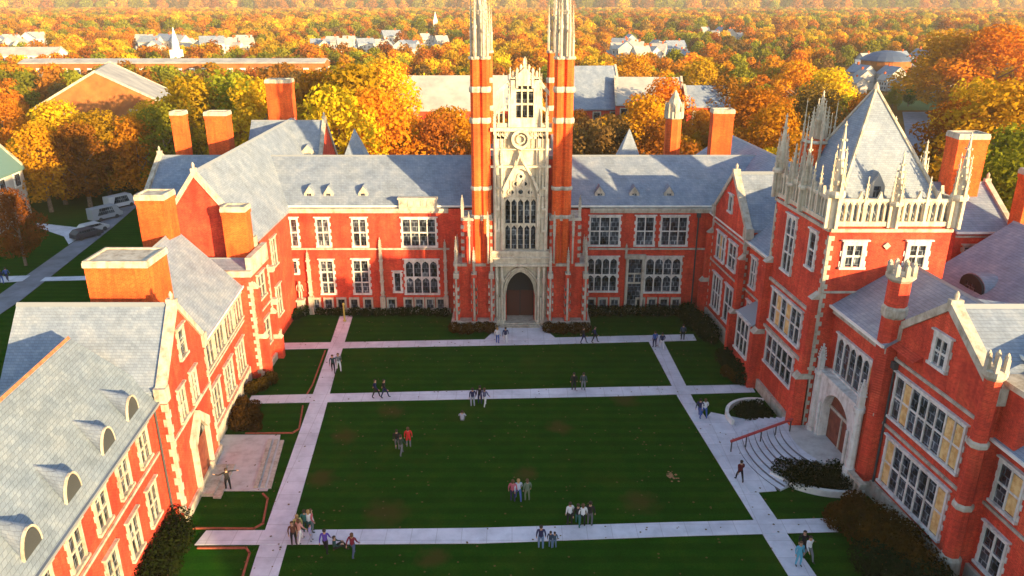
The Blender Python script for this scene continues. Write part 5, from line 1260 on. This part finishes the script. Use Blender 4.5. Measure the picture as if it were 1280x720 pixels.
    # hands with a palm, four fingers and a thumb
    def tb(p0, p1, r0, r1, mi=0):
        p0, p1 = Vector(p0), Vector(p1); t = (p1 - p0).normalized(); x_ = t.cross(Vector((.3, 1, .2))).normalized(); y_ = t.cross(x_); vs = []
        for p_, rr in ((p0, r0), (p1, r1)):
            for j in range(5): a = j * 1.2566; vs.append(bm.verts.new(p_ + x_ * rr * math.cos(a) + y_ * rr * math.sin(a)))
        for j in range(5): f = bm.faces.new((vs[j], vs[(j + 1) % 5], vs[5 + (j + 1) % 5], vs[5 + j])); f.material_index = mi
        bm.faces.new(vs[:5][::-1]).material_index = mi; bm.faces.new(vs[5:]).material_index = mi
    for sd, n_ in ((-1, 'l'), (1, 'r')):
        e, w = Vector(J['el' + n_]), Vector(J['wr' + n_]); d = (w - e).normalized(); si = d.cross(Vector((1, 0, 0))).normalized(); palm = w + d * .085
        tb(w - d * .02, palm, .028, .034)
        for i_, l_ in enumerate((.07, .08, .075, .06)):
            b0 = palm + si * (.027 - .018 * i_) - d * .015; m0 = b0 + d * l_ * .55; tb(b0, m0, .009, .0085); tb(m0, m0 + (d + Vector((-.45 * sd, 0, 0))).normalized() * l_ * .5, .0085, .007)
        b0 = w + d * .03 + si * .03; tb(b0, b0 + (d * .6 + si * .8).normalized() * .06, .011, .008)
    hz = J['hb'][2] + .06; hy = J['hb'][1]
    tb((0, hy - .09, hz - .01), (0, hy - .118, hz - .025), .018, .008)       # nose
    for sx in (-1, 1): tb((.033 * sx, hy - .085, hz + .02), (.033 * sx, hy - .1, hz + .02), .011, .008, 4); tb((.088 * sx, hy, hz), (.1 * sx, hy + .01, hz), .022, .016)
    tb((-.02, hy - .092, hz - .055), (.02, hy - .092, hz - .055), .008, .008, 3)
    if wide != 1.0:
        for v in bm.verts: v.co.x *= wide; v.co.y *= wide
    bm.to_mesh(me2); bm.free()
    for m_ in ((SKIN, cloth(top), cloth(legs), cloth(shoe), EYE) if m_all is None else (m_all,) * 5): me2.materials.append(m_)
    o = bpy.data.objects.new(name, me2); COL.objects.link(o); o.location = (x, y, z); o.scale = (s, s, s); o.rotation_euler = (0, 0, R(face)); tag(o, label, cat, group)
    # hair as a cap, longer at the back for some
    hm = bmesh.new(); bmesh.ops.create_uvsphere(hm, u_segments=12, v_segments=8, radius=.118)
    for v in list(hm.verts):
        if v.co.y < -.03 and v.co.z < .045: v.co.y *= .2; v.co.z = max(v.co.z, .03)
        if v.co.y > .0 and v.co.z < -.02 and hair: v.co.z *= 2.0
        v.co.y += .012; v.co.z += .03
    hme = bpy.data.meshes.new('hair'); hm.to_mesh(hme); hm.free(); hme.materials.append(HAIRS[hair % 3] if m_all is None else m_all)
    ho = bpy.data.objects.new('hair', hme); COL.objects.link(ho); ho.parent = o; ho.location = (0, J['hb'][1], J['hb'][2] + .055)
    return o
def bag(par_x, par_y, z, c, label):
    b_ = MB(); f = Fr((par_x, par_y), (1, 0), (0, -1)); b_.box(f, -.16, .16, -.1, .1, z, z + .42); b_.box(f, -.12, .12, .1, .16, z + .05, z + .25); tag(b_.build('backpack', cloth(c)), label, 'backpack')
WH = (.62, .62, .66); NV = (.02, .025, .08); BK = (.018, .018, .022); BL = (.05, .10, .32); GY = (.16, .17, .19); RD = (.62, .03, .03); MR = (.16, .02, .04); TL = (.03, .12, .12); JN = (.06, .09, .18); CY = (.10, .35, .50); PU = (.09, .05, .32); TN = (.36, .28, .2); YL = (.45, .42, .16)
PPL = [
 (374, 673, 200, YL, TN, 'person in pale yellow top at the corner where the left and lower walks meet', 'stand', 2),
 (368, 682, 30, (.10, .04, .03), BK, 'person in dark brown coat, leftmost of the group at the lower left', 'stand', 1),
 (376, 679, 150, (.5, .25, .22), WH, 'person in pinkish top with pale trousers in the lower left group', 'walk', 1),
 (388, 667, 170, WH, TL, 'person in white shirt standing at the lawn edge, lower left group', 'stand', 2),
 (383, 667, 190, TL, (.02, .06, .06), 'person in dark teal beside the white shirt, lower left group', 'stand', 0),
 (391, 666, 120, (.5, .12, .14), GY, 'person in red and white top, rightmost of the lower left group', 'stand', 1),
 (389, 677, 90, (.32, .28, .5), (.3, .3, .42), 'small person in lavender on the lower walk', 'stand', 0, 1.25),
 (408, 692, 180, PU, BK, 'person in purple walking on the grass edge of the lower walk', 'walk', 0),
 (421, 688, 100, (.02, .06, .06), BK, 'person in dark green crouched beside the person in purple', 'sit', 0),
 (442, 697, 160, MR, JN, 'person in maroon top and blue jeans on the lower walk', 'walk', 1),
 (286, 613, 215, BK, BK, 'person in black with arms spread on the paved plaza by the left door', 'reach', 0),
 (417, 466, 10, (.02, .05, .06), BK, 'person in dark coat walking up the left walk', 'walk', 0),
 (424, 464, 20, GY, WH, 'person in grey with pale trousers on the left walk', 'walk', 1),
 (470, 498, 90, NV, BK, 'person in navy, left one of the pair on the middle walk', 'walk', 0),
 (481, 498, 90, BK, NV, 'person in black, right one of the pair on the middle walk', 'walk', 0),
 (591, 509, 200, NV, (.3, .33, .42), 'person in navy, leftmost of three on the middle walk', 'stand', 0),
 (600, 506, 180, BK, NV, 'person in black, middle one of three on the middle walk', 'stand', 0),
 (606, 509, 150, (.10, .11, .2), WH, 'person in slate blue, rightmost of three on the middle walk', 'walk', 1),
 (578, 527, 180, (.40, .40, .50), GY, 'person in pale grey sitting on the lawn below the middle walk', 'sit', 0),
 (497, 563, 180, BK, GY, 'person in black standing on the lawn beside the red coat', 'stand', 0),
 (511, 560, 190, RD, GY, 'person in bright red coat on the lawn', 'stand', 1),
 (502, 570, 150, (.03, .06, .05), GY, 'person in dark green on the lawn in front of the red coat', 'walk', 0),
 (641, 628, 170, (.4, .1, .14), NV, 'person in rose top, leftmost of three in the middle of the lawn', 'stand', 1),
 (648, 627, 190, (.42, .46, .58), BL, 'person in pale blue, middle of three in the middle of the lawn', 'walk', 2),
 (659, 627, 200, (.12, .16, .12), (.14, .17, .12), 'person in grey-green, rightmost of three in the middle of the lawn', 'stand', 1),
 (712, 657, 200, WH, BK, 'person in white top, leftmost of four beside the lower walk', 'stand', 0),
 (722, 659, 170, BK, TL, 'person in black, second from left of four beside the lower walk', 'walk', 0),
 (728, 659, 190, WH, BK, 'person in white shirt and black trousers, third of four beside the lower walk', 'stand', 1),
 (737, 658, 160, BK, (.1, .1, .12), 'tall person in black, rightmost of four beside the lower walk', 'stand', 0, 1.85),
 (717, 489, 180, BK, BK, 'person in black, left one of the pair above the middle walk', 'stand', 0),
 (729, 489, 170, (.06, .08, .1), GY, 'person in charcoal, right one of the pair above the middle walk', 'stand', 0),
 (676, 687, 180, NV, (.12, .2, .36), 'person in navy jacket on the lower walk, left of the child', 'stand', 0),
 (688, 686, 160, (.03, .05, .09), (.1, .16, .28), 'child in dark blue on the lower walk beside the navy jacket', 'stand', 0, 1.25),
 (693, 686, 200, (.04, .07, .12), (.1, .16, .28), 'child in slate blue, rightmost of three on the lower walk', 'stand', 0, 1.2),
 (632, 430, 180, NV, WH, 'person in navy in front of the gatehouse', 'walk', 0),
 (622, 430, 160, WH, BL, 'person in white in front of the gatehouse', 'stand', 2),
 (729, 430, 90, BK, NV, 'person in black, left one of the pair on the top walk', 'walk', 0),
 (743, 429, 90, NV, BK, 'person in navy, right one of the pair on the top walk', 'walk', 0),
 (818, 435, 200, BL, NV, 'person in blue, left one where the right walk begins', 'stand', 0),
 (827, 437, 180, NV, WH, 'person in navy, right one where the right walk begins', 'walk', 0),
 (853, 426, 180, (.05, .07, .12), BK, 'person in dark blue at the right end of the top walk', 'stand', 0),
 (880, 523, 180, WH, BL, 'person in white, right one of the pair on the right walk', 'walk', 1),
 (874, 523, 150, NV, BL, 'person in navy, left one of the pair on the right walk', 'walk', 0),
 (924, 603, 190, (.10, .015, .02), BK, 'person in dark red and black at the foot of the pale steps', 'walk', 0),
 (997, 708, 10, CY, CY, 'person in light blue coat at the bottom of the right walk', 'stand', 1),
 (1009, 701, 20, WH, GY, 'person in white coat at the bottom of the right walk', 'walk', 0),
 (1002, 694, 350, BK, BK, 'person in black between the blue and white coats, bottom of the right walk', 'stand', 0),
 (3, 355, 40, NV, BL, 'person in navy on the street at the left edge', 'walk', 0),
 (10, 352, 200, BL, NV, 'person in blue on the street at the left edge', 'walk', 0),
 (122, 352, 180, BK, BK, 'person in black on the small path left of the widest chimney', 'stand', 0) if False else None,
]
for p in PPL:
    if p is None: continue
    px, py, fc, tp, lg, lb, po, hr_ = p[:8]; x, y = GP(px, py); person(x, y, fc, tp, lg, lb, po, hr_, h=(p[8] if len(p) > 8 else 1.74) * .95, coat=(tp in (RD, CY)), z=.06, wide=1.12)
for i, (px, lb) in enumerate(((378, 'white stone statue on a plinth against the long hall, right of the other statue'), (357, 'white stone statue on a plinth near the left corner of the long hall'))):
    x, y = GP(px, 393); m_ = thing('statue', lb, 'statue', (x, y, 0))
    b = MB(); f = Fr((x, y), (1, 0), (0, -1)); b.box(f, -.45, .45, -.45, .45, 0, .3); b.box(f, -.33, .33, -.33, .33, .3, 1.5); b.box(f, -.42, .42, -.42, .42, 1.5, 1.7); b.build('plinth', STONE, m_)
    s_ = person(0, 0, 180 if i else 170, WH, WH, 'x', 'stand', 1, h=1.9, m_all=STONE, name='figure', coat=True, wide=1.2)
    s_.parent = m_; s_.location = (0, 0, 1.68)
    for k_ in ('label', 'category'): del s_[k_]
bn = thing('banner', 'red banner on a pole in the corner between the long hall and the left wing', 'banner', (*GP(347, 388), 0))
x, y = GP(347, 388); b = MB(); b.oct(x, y, [(0, .25), (.12, .25), (.12, .04), (4.4, .035), (4.5, .01)], 8); b.build('pole', WHITEP, bn)
b = MB()
for i in range(8):
    z0, z1 = 1.3 + i * .37, 1.67 + i * .37; b.add([(x + .05, y + .03 * math.sin(i), z0), (x + .6, y + .12 * math.sin(i * .9), z0), (x + .6, y + .12 * math.sin((i + 1) * .9), z1), (x + .05, y + .03 * math.sin(i + 1), z1)], [(0, 1, 2, 3)])
b.build('cloth', mat('banner_red', (.42, .03, .05), .8), bn)
x, y = GP(431, 402); b = MB(); b.oct(x, y, [(0, .16), (.15, .16), (.15, .09), (1.75, .085), (1.8, .12), (1.95, .1), (2.0, .02)], 8); tag(b.build('marker_post', mat('yellow_paint', (.5, .42, .10), .6)), 'yellow marker post at the top end of the left walk', 'post')

# ---------------------------------------------------------------- parked vehicles on the left street
def car(x, y, ang, col, label, van=False):
    o = thing('parked_car', label, 'car', (0, 0, 0)); F = Fr((0, 0), (1, 0), (0, -1)); H_ = 2.2 if van else 1.45; m_ = mat('car_paint', col, .35, .5)
    prof = [(-2.2, .3), (2.2, .3), (2.25, .75), (1.4, .92), (.85, H_ - .03), (-1.5, H_), (-2.15, .95)] if not van else [(-2.6, .35), (2.5, .35), (2.55, .95), (2.2, 1.1), (1.6, H_), (-2.6, H_)]
    b_ = MB(); b_.prism(F, prof, -.88, .88); b_.build('body', m_, o)
    b_ = MB(); b_.prism(F, [(1.15, .98), (.8, H_ - .12), (-1.35, H_ - .1), (-1.8, .98)], -.895, .895); b_.prism(F, [(1.47, .95), (.92, H_ - .1), (.86, H_ - .1), (1.40, .95)], -.75, .75); b_.build('window', GLASS, o)
    for u in (-1.4, 1.4):
        for s in (-1, 1):
            b_ = MB(); b_.prism(F, [(u + .33 * math.cos(a * .524), .33 + .33 * math.sin(a * .524)) for a in range(12)], s * .74, s * .92); b_.build('wheel', IRON, o)
    for s in (-1, 1): b_ = MB(); b_.box(Fr((2.22, s * .6), (1, 0), (0, 1)), -.02, .05, -.15, .15, .6, .75); b_.build('headlight', WHITEP, o)
    o.location = (x, y, .05); o.rotation_euler = (0, 0, R(ang)); o.scale = (.88, .88, .88); return o
x, y = GP(117, 290); car(x, y, 58, (.5, .5, .52), 'silver car parked on the street, nearest the junction')
x, y = GP(133, 274); car(x, y, 58, (.32, .34, .38), 'grey van parked on the street, in the middle of the row', True)
x, y = GP(152, 259); car(x, y, 58, (.55, .56, .6), 'pale van parked on the street, farthest up the row', True)
x, y = GP(109, 297); car(x, y, 60, (.05, .05, .07), 'dark car parked at the corner of the street, lowest in the row')

# ---------------------------------------------------------------- haze
hz = MB(); hz.box(Fr((0, 0), (1, 0), (0, 1)), -S - 50, S + 50, -450, S + 50, -1, 36)
hm = bpy.data.materials.new('haze'); hm.use_nodes = True; nt = hm.node_tree; nt.nodes.clear(); ou = nt.nodes.new('ShaderNodeOutputMaterial'); pv = nt.nodes.new('ShaderNodeVolumePrincipled')
pv.inputs['Color'].default_value = (1, .93, .86, 1); pv.inputs['Density'].default_value = .00014; pv.inputs['Anisotropy'].default_value = 0.0; nt.links.new(pv.outputs[0], ou.inputs['Volume'])
tag(hz.build('haze', hm), kind='stuff')
